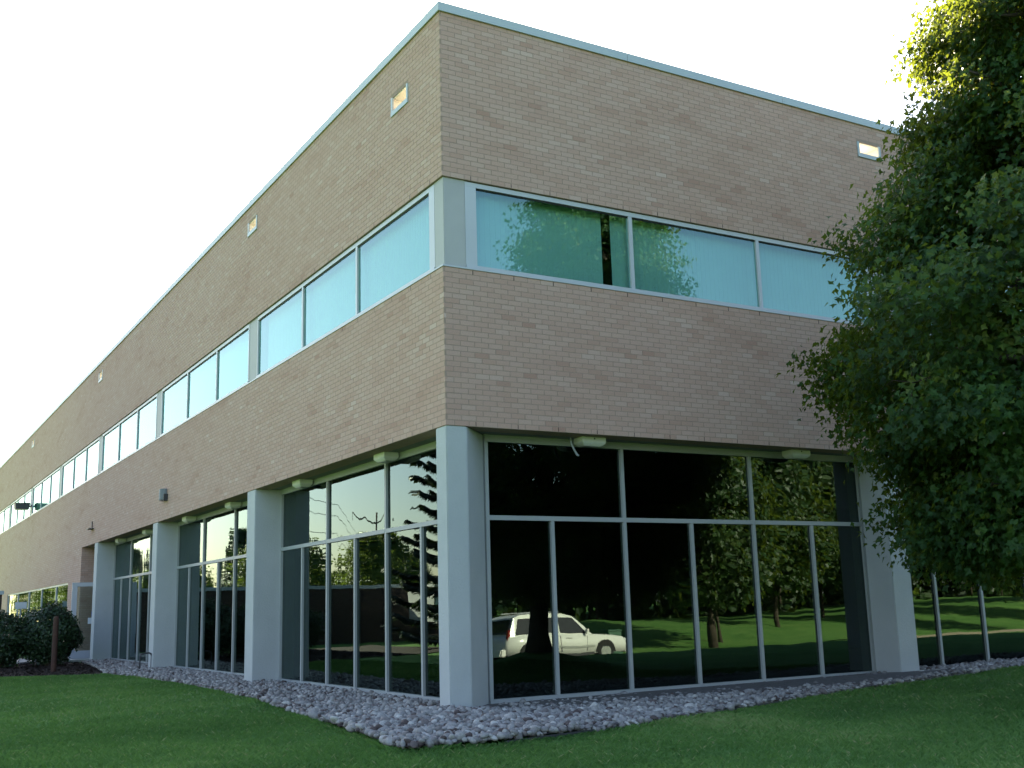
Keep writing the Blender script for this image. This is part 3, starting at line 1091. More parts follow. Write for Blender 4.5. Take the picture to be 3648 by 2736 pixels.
NVAR = 12
varI = [stone_verts(IV, 0, s) for s in range(NVAR)]
varJ = [stone_verts(JV, 0, s) for s in range(NVAR)]
pu, pv, pz = project(pos)
vis = (pu > 0) & (pu < 1024) & (pv > 0) & (pv < 768) & (pz > 0)
size_px = rad / np.maximum(pz, .1) * (pz > 0)
order = np.argsort(-np.where(vis & (pos[:, 2] > 0.0), size_px, 0))
single = np.zeros(ns, bool)
single[order[:300]] = True


def euler_mats(rx, ry, rz):
    cx, sx, cy, sy, cz, sz = np.cos(rx), np.sin(rx), np.cos(ry), np.sin(ry), np.cos(rz), np.sin(rz)
    o = np.empty((len(rx), 3, 3))
    o[:, 0, 0] = cz * cy; o[:, 0, 1] = cz * sy * sx - sz * cx; o[:, 0, 2] = cz * sy * cx + sz * sx
    o[:, 1, 0] = sz * cy; o[:, 1, 1] = sz * sy * sx + cz * cx; o[:, 1, 2] = sz * sy * cx - cz * sx
    o[:, 2, 0] = -sy; o[:, 2, 1] = cy * sx; o[:, 2, 2] = cy * cx
    return o


RM = euler_mats(rx, ry, rz)
VV, FF, TT = [], [], []
off = 0
near = (pz < 12.6) & vis
for use, var, tris in ((near, varI, IF), (~near, varJ, JF)):
    for s in range(NVAR):
        sel = np.nonzero(use & ~single & (np.arange(ns) % NVAR == s))[0]
        if not len(sel):
            continue
        b = var[s][None] * sc3[sel][:, None, :]
        v = np.einsum('nij,nkj->nki', RM[sel], b) + pos[sel][:, None, :]
        VV.append(v.reshape(-1, 3))
        nv = len(var[s])
        FF.append((tris[None] + (np.arange(len(sel)) * nv)[:, None, None] + off).reshape(-1, 3))
        TT.append(np.repeat(stint[sel], nv))
        off += nv * len(sel)
st = np_mesh('stones', np.concatenate(VV), np.concatenate(FF), M['stone'], tint=np.concatenate(TT), parent=bed, smooth=True)
stuff(st)
bank = {}
for i in np.nonzero(single)[0]:
    key = (i % NVAR, int(stint[i] * 8))
    if key not in bank:
        ob = np_mesh('stone', varI[key[0]], IF, M['stone'], tint=np.full(len(IV), stint[i]), parent=bed, smooth=True)
        bank[key] = ob.data
    else:
        ob = bpy.data.objects.new('stone', bank[key])
        COL.objects.link(ob)
        ob.parent = bed
    ob.location = pos[i]
    ob.scale = sc3[i]
    ob.rotation_euler = (rx[i], ry[i], rz[i])

# plastic lawn edging, mostly sunk
def edging(pts, name='lawn_edging'):
    mb = MB()
    for (x0, y0), (x1, y1) in zip(pts[:-1], pts[1:]):
        n = max(1, int(math.hypot(x1 - x0, y1 - y0) / .6))
        for q in range(n):
            a, b = q / n, (q + 1) / n
            p0 = (x0 + (x1 - x0) * a, y0 + (y1 - y0) * a)
            p1 = (x0 + (x1 - x0) * b, y0 + (y1 - y0) * b)
            t_ = Vector((p1[0] - p0[0], p1[1] - p0[1], 0)).normalized()
            nrm = Vector((-t_.y, t_.x, 0)) * .008
            za, zb = gz(*p0), gz(*p1)
            up = -.012
            vs_ = []
            for p_, z_ in ((p0, za), (p1, zb)):
                vs_ += [(p_[0] - nrm.x, p_[1] - nrm.y, z_ - .08), (p_[0] + nrm.x, p_[1] + nrm.y, z_ - .08),
                        (p_[0] + nrm.x, p_[1] + nrm.y, z_ + up), (p_[0] - nrm.x, p_[1] - nrm.y, z_ + up)]
            mb.add(vs_, [(0, 1, 2, 3), (7, 6, 5, 4), (0, 4, 5, 1), (1, 5, 6, 2), (2, 6, 7, 3), (3, 7, 4, 0)])
    return mb.build(name, M['dark_metal'])


e = edging(EDGE_R[1:])
tag(e, 'dark strip of lawn edging between the river stones and the grass', 'edging')

mul_poly = [(-1.25, 14.2), (-2.0, 14.9), (-3.2, 15.6), (-6.0, 16.5), (-9.0, 17.5), (-9.0, 26.0), (-.9, 22.8), (-.45, 21.6), (-.75, 18.0), (-1.05, 15.4)]
bm = bmesh.new()
vs = [bm.verts.new((x, y, gz(x, y) - 0.035)) for x, y in mul_poly]
bmesh.ops.triangulate(bm, faces=[bm.faces.new(vs)])
bmesh.ops.recalc_face_normals(bm, faces=bm.faces)
me = bpy.data.meshes.new('mulch_bed')
bm.to_mesh(me)
bm.free()
me.materials.append(M['mulch'])
o = bpy.data.objects.new('mulch_bed', me)
COL.objects.link(o)
structure(o)
# bark chips lying on the mulch
nc = 9000
p = np.column_stack([RNG.uniform(-6, -.4, nc), RNG.uniform(14, 24, nc)])
p = p[in_poly(p[:, 0], p[:, 1], mul_poly)]
nc = len(p)
L_ = RNG.uniform(.02, .06, nc)
W_ = RNG.uniform(.008, .02, nc)
a = RNG.uniform(0, 6.28, nc)
z = -.033 + RNG.uniform(.002, .03, nc) + ground_z(p[:, 0], p[:, 1])
dx, dy_ = np.cos(a), np.sin(a)
tl = RNG.uniform(-.02, .02, (nc, 4))
q = np.stack([np.column_stack([p[:, 0] + s * L_ * dx - w * W_ * dy_, p[:, 1] + s * L_ * dy_ + w * W_ * dx, z + tl[:, i]])
              for i, (s, w) in enumerate(((-1, -1), (1, -1), (1, 1), (-1, 1)))], 1)
o = np_mesh('bark_chips', q.reshape(-1, 3), np.arange(nc * 4).reshape(-1, 4), M['mulch'])
stuff(o)
walk = MB().box((-1.9, 22.95, -.05), (1.6, 26.5, .018)).build('entrance_walk', M['pave'])
structure(walk)

# ------------------------------------------------------------------ grass blades
def grass(n, region, hmin, hmax, wmul=1.0):
    x = RNG.uniform(region[0], region[1], n)
    y = RNG.uniform(region[2], region[3], n)
    return x, y


gxs, gys, hs, ws = [], [], [], []
for n, reg, h0, h1, w in ((330000, (-7.5, 4.5, -8.5, 2.0), .024, .05, .0024), (100000, (-7.0, 0, 2.0, 16.5), .028, .052, .005),
                          (60000, (2.5, 16, -5.0, -.3), .03, .055, .004)):
    x = RNG.uniform(reg[0], reg[1], n)
    y = RNG.uniform(reg[2], reg[3], n)
    k = ~in_poly(x, y, bed_poly) & ~in_poly(x, y, mul_poly) & ((x < -.2) | (y < -.2))
    px, py, pz = project(np.column_stack([x, y, ground_z(x, y)]))
    k &= (pz > .5) & (px > -30) & (px < 1054) & (py < 800)
    x, y = x[k], y[k]
    gxs.append(x); gys.append(y)
    hs.append(RNG.uniform(h0, h1, len(x))); ws.append(np.full(len(x), w))
x, y, h, w = map(np.concatenate, (gxs, gys, hs, ws))
# a fringe that leans over the stones
ex, ey = [], []
for pts in (EDGE_L, EDGE_R):
    for (x0, y0), (x1, y1) in zip(pts[:-1], pts[1:]):
        m_ = int(math.hypot(x1 - x0, y1 - y0) * 420)
        tt = RNG.random(m_)
        s = -1 if pts is EDGE_L else -1
        nrm = np.array([y1 - y0, -(x1 - x0)]) / math.hypot(x1 - x0, y1 - y0)
        if pts is EDGE_L:
            nrm = -nrm
        o_ = np.abs(RNG.normal(0, .03, m_))
        ex.append(x0 + (x1 - x0) * tt + nrm[0] * o_)
        ey.append(y0 + (y1 - y0) * tt + nrm[1] * o_)
ex, ey = np.concatenate(ex), np.concatenate(ey)
x = np.concatenate([x, ex]); y = np.concatenate([y, ey])
h = np.concatenate([h, RNG.uniform(.035, .065, len(ex))]); w = np.concatenate([w, np.full(len(ex), .0035)])
ng = len(x)
tuft = vnoise(x + 40, y + 40, .35, 3) * .6 + vnoise(x + 40, y + 40, 1.3, 4) * .7
h = h * (0.55 + .65 * tuft)
z = ground_z(x, y) - .062
ang = RNG.uniform(0, 6.28, ng)
lean = RNG.uniform(.5, 1.5, ng) * h
la = RNG.uniform(0, 6.28, ng)
bx_, by_ = np.cos(ang) * w, np.sin(ang) * w
lx, ly = np.cos(la) * lean, np.sin(la) * lean
GV = np.stack([np.column_stack([x - bx_, y - by_, z]), np.column_stack([x + bx_, y + by_, z]),
               np.column_stack([x + bx_ * .7 + lx * .35, y + by_ * .7 + ly * .35, z + h * .6]),
               np.column_stack([x + lx, y + ly, z + h])], 1)
mow = vnoise(x * .35 + y * .12 + 60, y * 1.0 - x * .35 + 70, .8, 8)
mow2 = vnoise(x * .5 + 20, y * .5 + 33, 1.1, 12)
gt = np.clip(-.14 + .38 * tuft + .34 * mow + .36 * mow2 + RNG.normal(0, .13, ng), 0, .93)
gt[RNG.random(ng) < .02] = 1.0
o = np_mesh('grass', GV.reshape(-1, 3), np.arange(ng * 4).reshape(-1, 4), M['grass'], tint=np.repeat(gt, 4))
stuff(o)


# ------------------------------------------------------------------ foliage helpers
def leaf_cloud(centres, normals, size, tmpl_v, tmpl_f, tint, roll=None):
    """Leaves at centres, faced to normals; template lies in xy, tip to +y."""
    n = len(centres)
    nz = normals / np.linalg.norm(normals, axis=1, keepdims=True)
    r = RNG.normal(size=(n, 3))
    r[:, 2] -= 1.1               # tips hang down
    ty = r - nz * (r * nz).sum(1, keepdims=True)
    ty /= np.linalg.norm(ty, axis=1, keepdims=True) + 1e-9
    tx = np.cross(ty, nz)
    T = tmpl_v[None] * size[:, None, None]
    v = centres[:, None] + T[..., 0:1] * tx[:, None] + T[..., 1:2] * ty[:, None] + T[..., 2:3] * nz[:, None]
    f = tmpl_f[None] + (np.arange(n) * len(tmpl_v))[:, None, None]
    return v, f, np.repeat(tint, len(tmpl_v))


# a lobed maple leaf: stalk end at the origin, five points, folded along the midrib
MV = np.array([(0, 0, 0), (.34, .02, .05), (.27, .26, .03), (.56, .50, .07), (.24, .56, .02), (0, 1.0, -.10),
               (-.24, .56, .02), (-.56, .50, .07), (-.27, .26, .03), (-.34, .02, .05)], float)
MF = np.array([(0, 1, 2), (0, 2, 4), (2, 3, 4), (0, 4, 5), (0, 5, 6), (6, 7, 8), (0, 6, 8), (0, 8, 9)])
QV = np.array([(0, 0, 0), (.42, .45, .06), (0, 1.0, -.05), (-.42, .45, .06)], float)
QF = np.array([(0, 1, 2), (0, 2, 3)])

# a plainer three-pointed leaf for the mass of the crown
LV = np.array([(0, 0, 0), (.50, .40, .06), (.20, .55, .01), (0, 1.0, -.10), (-.20, .55, .01), (-.50, .40, .06)], float)
LF = np.array([(0, 1, 2), (0, 2, 3), (0, 3, 4), (0, 4, 5)])

# ------------------------------------------------------------------ the maple on the right
TX, TY = 5.7, -4.95
tree = thing('maple_tree', 'large dense maple with dark green crown and sunlit top beside the right face', 'tree', (5.0, -5.1, gz(5.0, -5.1)))
ZP = np.array([1.3, 1.6, 2.2, 3.2, 3.9, 4.4, 5.3, 5.7, 6.4, 7.2, 7.9, 8.5, 9.1, 9.6, 9.9])
RP = np.array([1.7, 2.25, 2.5, 3.0, 3.45, 3.15, 2.7, 2.4, 1.95, 1.85, 1.8, 1.6, 1.25, .75, .1])
CXZ = lambda z: TX + .2 * sstep(6.0, 8.0, z)
base_z = gz(5.0, -5.1)
wood = MB()
trunk_pts = [(5.0, -5.1, base_z - .1), (5.0, -5.1, base_z + .25), (5.05, -5.08, 1.6), (5.25, -5.05, 3.4), (5.55, -5.0, 5.4), (5.8, -4.92, 7.4), (5.88, -4.9, 9.1)]
MB().tube(trunk_pts, [.27, .19, .165, .14, .10, .055, .015], 12).build('trunk', M['bark'], tree, smooth=True)
rr = random.Random(5)


def trunk_at(z):
    for p0, p1 in zip(trunk_pts[:-1], trunk_pts[1:]):
        if p0[2] <= z <= p1[2]:
            k = (z - p0[2]) / (p1[2] - p0[2])
            return Vector([a + (b - a) * k for a, b in zip(p0, p1)])
    return Vector(trunk_pts[-1])


limb_tips = []
limbs = MB()
for i in range(46):
    zb = 1.35 + 7.0 * (i / 46) ** 1.05
    a = i * 2.399 + rr.uniform(-.3, .3)
    zt = min(9.4, zb + rr.uniform(-.15, 1.3))
    rmax = float(np.interp(zt, ZP, RP)) * rr.uniform(.68, .86)
    s = trunk_at(zb)
    e_ = Vector((TX + math.cos(a) * rmax, TY + math.sin(a) * rmax, zt))
    pts = []
    for q in range(6):
        t_ = q / 5
        p_ = s.lerp(e_, t_)
        p_.z += .35 * math.sin(t_ * math.pi) + rr.uniform(-.06, .06)
        p_.x += rr.uniform(-.07, .07)
        p_.y += rr.uniform(-.07, .07)
        pts.append(p_)
    limbs.tube(pts, [.045 * (1 - .85 * q / 5) + .005 for q in range(6)], 6)
    limb_tips.append(pts)
# leaf clusters: on the shell of the crown mostly, with gaps
ncl = 1650
cz = RNG.uniform(1.4, 9.9, ncl * 3)
rz_ = np.interp(cz, ZP, RP)
keep = RNG.random(ncl * 3) < (rz_ / 3.4) ** .75 + .05
cz, rz_ = cz[keep][:ncl], rz_[keep][:ncl]
ncl = len(cz)
ca = RNG.uniform(0, 2 * math.pi, ncl)
lump = 1 + .06 * np.sin(ca * 5 + cz * 1.3) + .05 * np.sin(ca * 9 - cz * 2.7) + .07 * np.sin(cz * 5.2 + ca * 2.0)
fr = RNG.uniform(.22, 1.0, ncl) ** .36
cr_ = np.clip(rz_ * lump * fr - .22, .05, None)
cc3 = np.column_stack([CXZ(cz) + np.cos(ca) * cr_, TY + np.sin(ca) * cr_, cz])
gap = vnoise(ca * 2.2 + 30, cz * 1.1 + 10, .8, 21)
keep = (gap > .30) | (fr < .72)
cc3, fr, ca, cz = cc3[keep], fr[keep], ca[keep], cz[keep]
ncl = len(cc3)
twigs = MB()
for c in cc3[::3]:
    pts = limb_tips[int(rr.random() * len(limb_tips))]
    best = min((p for L2 in limb_tips for p in L2[2:]), key=lambda p: (p - Vector(c)).length_squared)
    if (best - Vector(c)).length > .8:
        continue
    midp = (best + Vector(c)) / 2 + Vector((0, 0, .08))
    twigs.tube([best, midp, best.lerp(Vector(c), .85)], [.008, .006, .003], 4)
limbs.v, limbs.f = limbs.v, limbs.f
limbs.build('limbs', M['bark'], tree, smooth=True)
stuff(twigs.build('twigs', M['bark'], tree))
per = 150
nl = ncl * per
ci = np.repeat(np.arange(ncl), per)
u = np.clip(RNG.normal(size=(nl, 3)), -1.9, 1.9) * np.array([.185, .185, .125])
lc = cc3[ci] + u
outw = np.column_stack([np.cos(ca[ci]), np.sin(ca[ci]), np.full(nl, .55)])
nrm = outw + RNG.normal(size=(nl, 3)) * .62
lsz = RNG.uniform(.058, .10, nl)
cl_t = RNG.normal(0, .17, ncl)
lt = np.clip(.42 + cl_t[ci] + RNG.normal(0, .12, nl) + .12 * (u[:, 2] / .19), 0, .95)
lt[RNG.random(nl) < .006] = 1.0
v, f, tt = leaf_cloud(lc, nrm, lsz, MV, MF, lt)
# the 300 leaves that show largest become parts of their own
px, py, pz = project(lc)
cen = np.array([TX, TY, 4.6])
toward = ((np.array(CAM)[None] - lc) * (lc - cen)).sum(1)
ok = (px > 4) & (px < 1018) & (py > 4) & (py < 740) & (fr[ci] > .9) & (toward > 0)
nn_ = nrm / np.linalg.norm(nrm, axis=1, keepdims=True)
vd = (np.array(CAM)[None] - lc)
vd /= np.linalg.norm(vd, axis=1, keepdims=True)
show = np.where(ok, lsz / np.maximum(pz, .5) * np.sqrt(np.abs((nn_ * vd).sum(1))), 0)
one = np.zeros(nl, bool)
one[np.argsort(-show)[:300]] = True
rest = ~one
kv = len(MV)
vm, fm, tm = leaf_cloud(lc[rest], nrm[rest], lsz[rest], LV, LF, lt[rest])
fo = np_mesh('foliage', vm.reshape(-1, 3), fm.reshape(-1, 3), M['maple'], tint=tm, parent=tree)
stuff(fo)
bank = {}
tmw = Vector(tree.location)
for i in np.nonzero(one)[0]:
    p0 = v[i]
    # rebuild the leaf's frame from its template axes
    nzv = Vector(nn_[i])
    key = int(lt[i] * 10)
    if key not in bank:
        me = bpy.data.meshes.new('leaf')
        me.from_pydata([tuple(q_) for q_ in MV], [], [tuple(int(w_) for w_ in q_) for q_ in MF])
        at_ = me.attributes.new('tint', 'FLOAT', 'POINT')
        at_.data.foreach_set('value', np.full(kv, lt[i], dtype=np.float32))
        me.materials.append(M['maple'])
        bank[key] = me
    ob = bpy.data.objects.new('leaf', bank[key])
    COL.objects.link(ob)
    ob.parent = tree
    ax_x = Vector(p0[3] - p0[7]).normalized()
    ax_z = nzv
    ax_y = ax_z.cross(ax_x)
    s_ = float(lsz[i])
    o_ = Vector(lc[i]) - tmw
    ob.matrix_basis = Matrix(((ax_x.x * s_, ax_y.x * s_, ax_z.x * s_, o_.x), (ax_x.y * s_, ax_y.y * s_, ax_z.y * s_, o_.y),
                              (ax_x.z * s_, ax_y.z * s_, ax_z.z * s_, o_.z), (0, 0, 0, 1)))


# ------------------------------------------------------------------ clipped shrubs by the entrance
def shrub(loc, rx_, ry_, hz, label, n=9000, seed=1):
    r = np.random.default_rng(seed)
    t = thing('shrub', label, 'shrub', loc, 'dark clipped shrubs in the mulch bed')
    d = r.normal(size=(n, 3))
    d /= np.linalg.norm(d, axis=1, keepdims=True)
    k = 1 + .10 * np.sin(d[:, 0] * 7 + d[:, 2] * 5 + seed) + .07 * np.sin(d[:, 1] * 11 - d[:, 2] * 8)
    q = r.uniform(.72, 1.03, n) * k
    c = d * q[:, None] * np.array([rx_, ry_, hz / 2])
    c[:, 2] += hz / 2 + .06
    c = c[c[:, 2] > .03]
    n2 = len(c)
    nr = c - np.array([0, 0, hz / 2]) + r.normal(size=(n2, 3)) * .5
    v_, f_, t_ = leaf_cloud(c, nr, r.uniform(.05, .09, n2), QV, QF, np.clip(r.normal(.45, .22, n2), 0, 1))
    fo_ = np_mesh('foliage', v_.reshape(-1, 3), f_.reshape(-1, 3), M['shrub'], tint=t_)
    fo_.parent = t
    stuff(fo_)
    st_ = MB()
    for q_ in range(7):
        a_ = q_ * .9
        st_.tube([(.06 * math.cos(a_), .06 * math.sin(a_), -.05), (.3 * rx_ * math.cos(a_), .3 * ry_ * math.sin(a_), hz * .3),
                  (.62 * rx_ * math.cos(a_), .62 * ry_ * math.sin(a_), hz * .66)], [.022, .016, .008], 5)
    build_local(st_, 'stems', M['bark'], t)
    return t


shrub((-1.55, 20.0, 0), .76, .80, 1.5, 'round dark clipped shrub nearest the entrance door, behind the brown post', 11000, 3)
shrub((-2.75, 20.4, 0), .95, .85, 1.36, 'low wide dark shrub left of the round one by the post', 11000, 4)
shrub((-4.3, 20.8, 0), 1.0, .9, 1.4, 'dark shrub at the left end of the mulch bed', 9000, 5)
t = thing('bollard_post', 'slim rusty brown post standing in mulch before the shrubs', 'post', (-1.97, 16.3, 0))
build_local(MB().tube([(0, 0, -.1), (0, 0, 1.16), (0, 0, 1.22), (0, 0, 1.245)], [.062, .062, .055, .03], 14), 'shaft', M['post'], t, smooth=False)
build_local(MB().tube([(0, 0, .80), (0, 0, .83)], [.068, .068], 14), 'band', M['post'], t)

t = thing('hose_hoop', 'bent dark metal hoop standing in stones by the third column', 'hoop', (-.28, 15.15, 0))
build_local(MB().tube([(-.02, -.1, -.05), (-.02, -.1, .26), (.0, -.07, .315), (.05, 0, .335), (.22, .1, .35), (.27, .12, .33), (.29, .13, .28), (.29, .13, -.05)], .018, 8), 'bar', M['dark_metal'], t, smooth=True)

# brick screen wall beyond the shrubs
scr = thing('screen_wall', 'low dark brick screen wall with pale coping behind the shrubs at left', 'wall', (-6.0, 30.0, 0))
m = MB().box((-18.1, .008, -.3), (4.28, .3, 2.06))
build_local(m, 'core', M['dark_mortar'], scr)
build_local(MB().box((-18.15, -.04, 2.061), (4.33, .34, 2.19)), 'coping', M['coping'], scr, bevel=.006)
vv, ff, tt_ = [], [], []
nbk = 0
for r_ in range(30):
    z_ = r_ * .0687
    s = -18.1 - (.1 if r_ % 2 else 0)
    while s < 4.28:
        e2 = min(s + .193, 4.28)
        s2 = max(s, -18.1)
        if e2 - s2 > .02:
            vv += [(s2, 0, z_ + .005), (e2, 0, z_ + .005), (e2, 0, z_ + .0635), (s2, 0, z_ + .0635),
                   (s2, .02, z_ + .005), (e2, .02, z_ + .005), (e2, .02, z_ + .0635), (s2, .02, z_ + .0635)]
            ff += [tuple(i_ + nbk * 8 for i_ in q_) for q_ in BF]
            tt_ += [rr.uniform(.2, .7)] * 8
            nbk += 1
        s += .2032
o = np_mesh('bricks', np.array(vv), np.array(ff), M['dark_brick'], tint=np.array(tt_))
o.parent = scr
stuff(o)
s_ = MB().box((-.2, 0, 0), (.2, .03, .24)).build('notice_panel', M['paper'])
s_.location = (-.75, 33.0, 1.60)
tag(s_, 'small white notice panel in front of the far low windows', 'sign')
MB().tube([(0, .04, -1.6), (0, .04, .2)], .03, 8).build('post', M['grey_metal']).parent = s_

# ------------------------------------------------------------------ what the glass reflects: trees, road, vehicle, poles
def crown_mesh(name, prof_z, prof_r, n, seed, mat, size, clump=.5, trans=None):
    r = np.random.default_rng(seed)
    k = n // 40
    cz_ = r.uniform(prof_z[0], prof_z[-1], k)
    ca_ = r.uniform(0, 2 * math.pi, k)
    cr2 = np.interp(cz_, prof_z, prof_r) * np.sqrt(r.uniform(.25, 1, k)) * (1 + .12 * np.sin(ca_ * 4 + cz_ + seed))
    c0 = np.column_stack([np.cos(ca_) * cr2, np.sin(ca_) * cr2, cz_])
    i_ = np.repeat(np.arange(k), 40)
    c_ = c0[i_] + r.normal(size=(k * 40, 3)) * np.array([clump, clump, clump * .6])
    nr_ = np.column_stack([np.cos(ca_[i_]), np.sin(ca_[i_]), np.full(k * 40, .6)]) + r.normal(size=(k * 40, 3)) * .6
    t_ = np.clip(r.normal(.45, .15, k)[i_] + r.normal(0, .15, k * 40), 0, 1)
    v_, f_, tt2 = leaf_cloud(c_, nr_, r.uniform(.6, 1.1, k * 40) * size, QV, QF, t_)
    return np_mesh(name, v_.reshape(-1, 3), f_.reshape(-1, 3), mat, tint=tt2)


def make_tree(kind, seed, loc, label, cat='tree', group='trees seen mirrored in the windows'):
    t = thing({'broad': 'broadleaf_tree', 'cone': 'conifer_tree'}[kind], label, cat, loc, group)
    if kind == 'broad':
        c = crown_mesh('crown', [2.4, 3.5, 5.5, 7.5, 9.5, 10.6], [1.6, 3.0, 3.6, 3.1, 1.8, .3], 9000, seed, M['broad'], .34)
        th = 8.0
    else:
        c = crown_mesh('crown', [1.0, 2.0, 5, 8, 11, 13], [2.2, 2.8, 2.3, 1.6, .8, .1], 9000, seed, M['conifer'], .34, .38)
        th = 12.0
    stuff(c)
    c.parent = t
    build_local(MB().tube([(0, 0, -.4), (0, 0, .6), (.1, .05, th * .5), (0, 0, th)], [.17, .125, .10, .03], 8), 'trunk', M['bark'], t, smooth=True)
    lm = MB()
    r = random.Random(seed)
    for q_ in range(9):
        a_ = q_ * 2.4
        z0_ = th * (.28 + .06 * q_)
        lm.tube([(.05, .02, z0_), (1.0 * math.cos(a_), 1.0 * math.sin(a_), z0_ + .7), (2.1 * math.cos(a_), 2.1 * math.sin(a_), z0_ + 1.5)], [.07, .045, .015], 5)
    build_local(lm, 'limbs', M['bark'], t)
    return t


rt = random.Random(17)
b0 = make_tree('broad', 31, (31.0, -31.0, gz(31, -31)), 'sunlit maple mirrored mid pane, single trunk on the bright lawn')
c0_ = make_tree('cone', 32, (16.0, -58.0, gz(16, -58)), 'dark conifer of the far wood mirrored behind the white vehicle')
spots = [('b', 33.5, -33.5, 1.0, 'second sunlit maple mirrored just right of the mid pane trunk'), ('b', 44, -40, 1.05, 'sunlit maple mirrored in the pane left of the second column'),
         ('b', 52, -44, 1.1, 'yellow green maple mirrored beside the second column'), ('b', 62, -46, 1.1, 'broad maple mirrored past the second column'),
         ('b', 75, -42, 1.2, 'maple by the sand path mirrored at far right'),
         ('b', 57, -31, 1.0, 'shading maple added near the road, mirrored in the pane right of the second column'), ('b', 68, -33, 1.05, 'second shading maple added near the road, mirrored right of the second column'),  # near-road maples added to shade and hide the sunlit lawn behind them
         ('b', 84, -35, 1.1, 'third shading maple added near the road, mirrored at the right edge')]
for k_, x, y, s, lb in spots:
    copy_tree(b0, (x, y, gz(x, y)), rt.uniform(0, 6), s, lb)
for i in range(46):
    x = -6 + i * 3.1 + rt.uniform(-1.2, 1.2)
    y = -56 - rt.uniform(0, 14)
    src = c0_ if rt.random() < .45 else b0
    s = rt.uniform(.95, 1.5)
    copy_tree(src, (x, y, gz(x, y)), rt.uniform(0, 6), (s, s, s * rt.uniform(.9, 1.15)),
              'conifer in the dark wood across the road' if src is c0_ else 'leafy tree in the dark wood across the road')
# brush under the far wood
r = np.random.default_rng(71)
n = 15000
x_ = r.uniform(-25, 150, n)
y_ = -63 + r.normal(0, 1.8, n) + 2.5 * np.sin(x_ * .13)
h_ = np.abs(r.normal(0, 1, n)) * (1.9 + .8 * np.sin(x_ * .31) + .6 * np.sin(x_ * .83))
c_ = np.column_stack([x_, y_, ground_z(x_, y_) + h_])
v_, f_, t_ = leaf_cloud(c_, r.normal(size=(n, 3)) + np.array([0, 1.2, .4]), r.uniform(.45, .9, n), QV, QF, np.clip(r.normal(.3, .2, n), 0, 1))
stuff(np_mesh('undergrowth', v_.reshape(-1, 3), f_.reshape(-1, 3), M['broad'], tint=t_))
# beyond the left side: a lit row, pines further off
for i, (x, y, s, k_) in enumerate([(-26, 66, .62, 'b'), (-31, 74, .7, 'b'), (-36, 86, .75, 'b'), (-30, 92, .8, 'b'), (-40, 100, .85, 'b'), (-46, 112, .8, 'b'),
                                   (-34, 118, .9, 'b'), (-40, 146, 1.0, 'c'), (-44, 158, 1.05, 'c'), (-38, 170, 1.1, 'b'), (-48, 178, .95, 'c'),
                                   (-36, 196, 1.0, 'c'), (-42, 208, 1.05, 'c'), (-50, 215, .9, 'b'), (-34, 228, 1.0, 'b'), (-60, 130, .7, 'c'), (-70, 150, .8, 'b'),
                                   (-24, 150, .75, 'b'), (-27, 160, .8, 'b'), (-23, 172, .75, 'b'), (-26, 192, .85, 'b'), (-24, 205, .8, 'b'), (-28, 218, .9, 'b'), (-25, 240, .9, 'b'), (-30, 255, 1.0, 'b'), (-26, 180, .7, 'b'), (-24, 130, .6, 'b'), (-22, 100, .5, 'b'), (-64, 178, .7, 'c'), (-72, 190, .8, 'b')]):
    src = c0_ if k_ == 'c' else b0
    copy_tree(src, (x, y, gz(x, y)), rt.uniform(0, 6), s, 'pine beyond the screen wall, mirrored in the left bays' if k_ == 'c' else 'sunlit tree beyond the screen wall, mirrored in the left bays')

# the spruce beside the left face: drooping boughs with needle sprays
sp = thing('spruce_tree', 'tall dark spruce whose drooping boughs are mirrored beside the corner column', 'tree', (-10.4, 19.9, 0))
build_local(MB().tube([(0, 0, -.2), (0, 0, 4), (0, 0, 11.5)], [.24, .17, .02], 8), 'trunk', M['bark'], sp, smooth=True)
bv, bt_ = [], []
bo = MB()
r = np.random.default_rng(44)
for i in range(150):
    z0_ = .6 + 10.5 * (i / 150)
    ln = 3.5 * (1 - z0_ / 11.8) ** .8 * r.uniform(.8, 1.08) + .15
    a_ = i * 2.399
    pts = []
    for q_ in range(7):
        t_ = q_ / 6
        pts.append(Vector((math.cos(a_) * ln * t_, math.sin(a_) * ln * t_, z0_ - .55 * ln * .35 * math.sin(t_ * 2.2) + .14 * ln * t_ * t_)))
    bo.tube(pts, [.03 * (1 - t2 / 7) + .004 for t2 in range(7)], 4)
    nn2 = int(130 * ln)
    t_ = r.uniform(.12, 1, nn2)
    for tq in t_:
        fi = tq * 6
        k_ = min(5, int(fi))
        p_ = pts[k_].lerp(pts[k_ + 1], fi - k_)
        side = r.choice([-1, 1])
        la_ = a_ + side * r.uniform(.5, 1.3)
        l2 = r.uniform(.18, .42) * (1.1 - .5 * tq)
        e_ = p_ + Vector((math.cos(la_) * l2, math.sin(la_) * l2, -r.uniform(.05, .22)))
        w_ = Vector((-math.sin(la_), math.cos(la_), r.uniform(-.4, .4))) * .045
        bv += [p_ - w_ * .5, p_ + w_ * .5, (p_ + e_) / 2 + w_, e_, (p_ + e_) / 2 - w_]
        bt_ += [r.uniform(0, .8)] * 5
nf = len(bv) // 5
o = np_mesh('needles', np.array([tuple(q_) for q_ in bv]), np.arange(nf * 5).reshape(-1, 5), M['conifer'], tint=np.array(bt_))
stuff(o)
o.parent = sp
build_local(bo, 'boughs', M['bark'], sp)

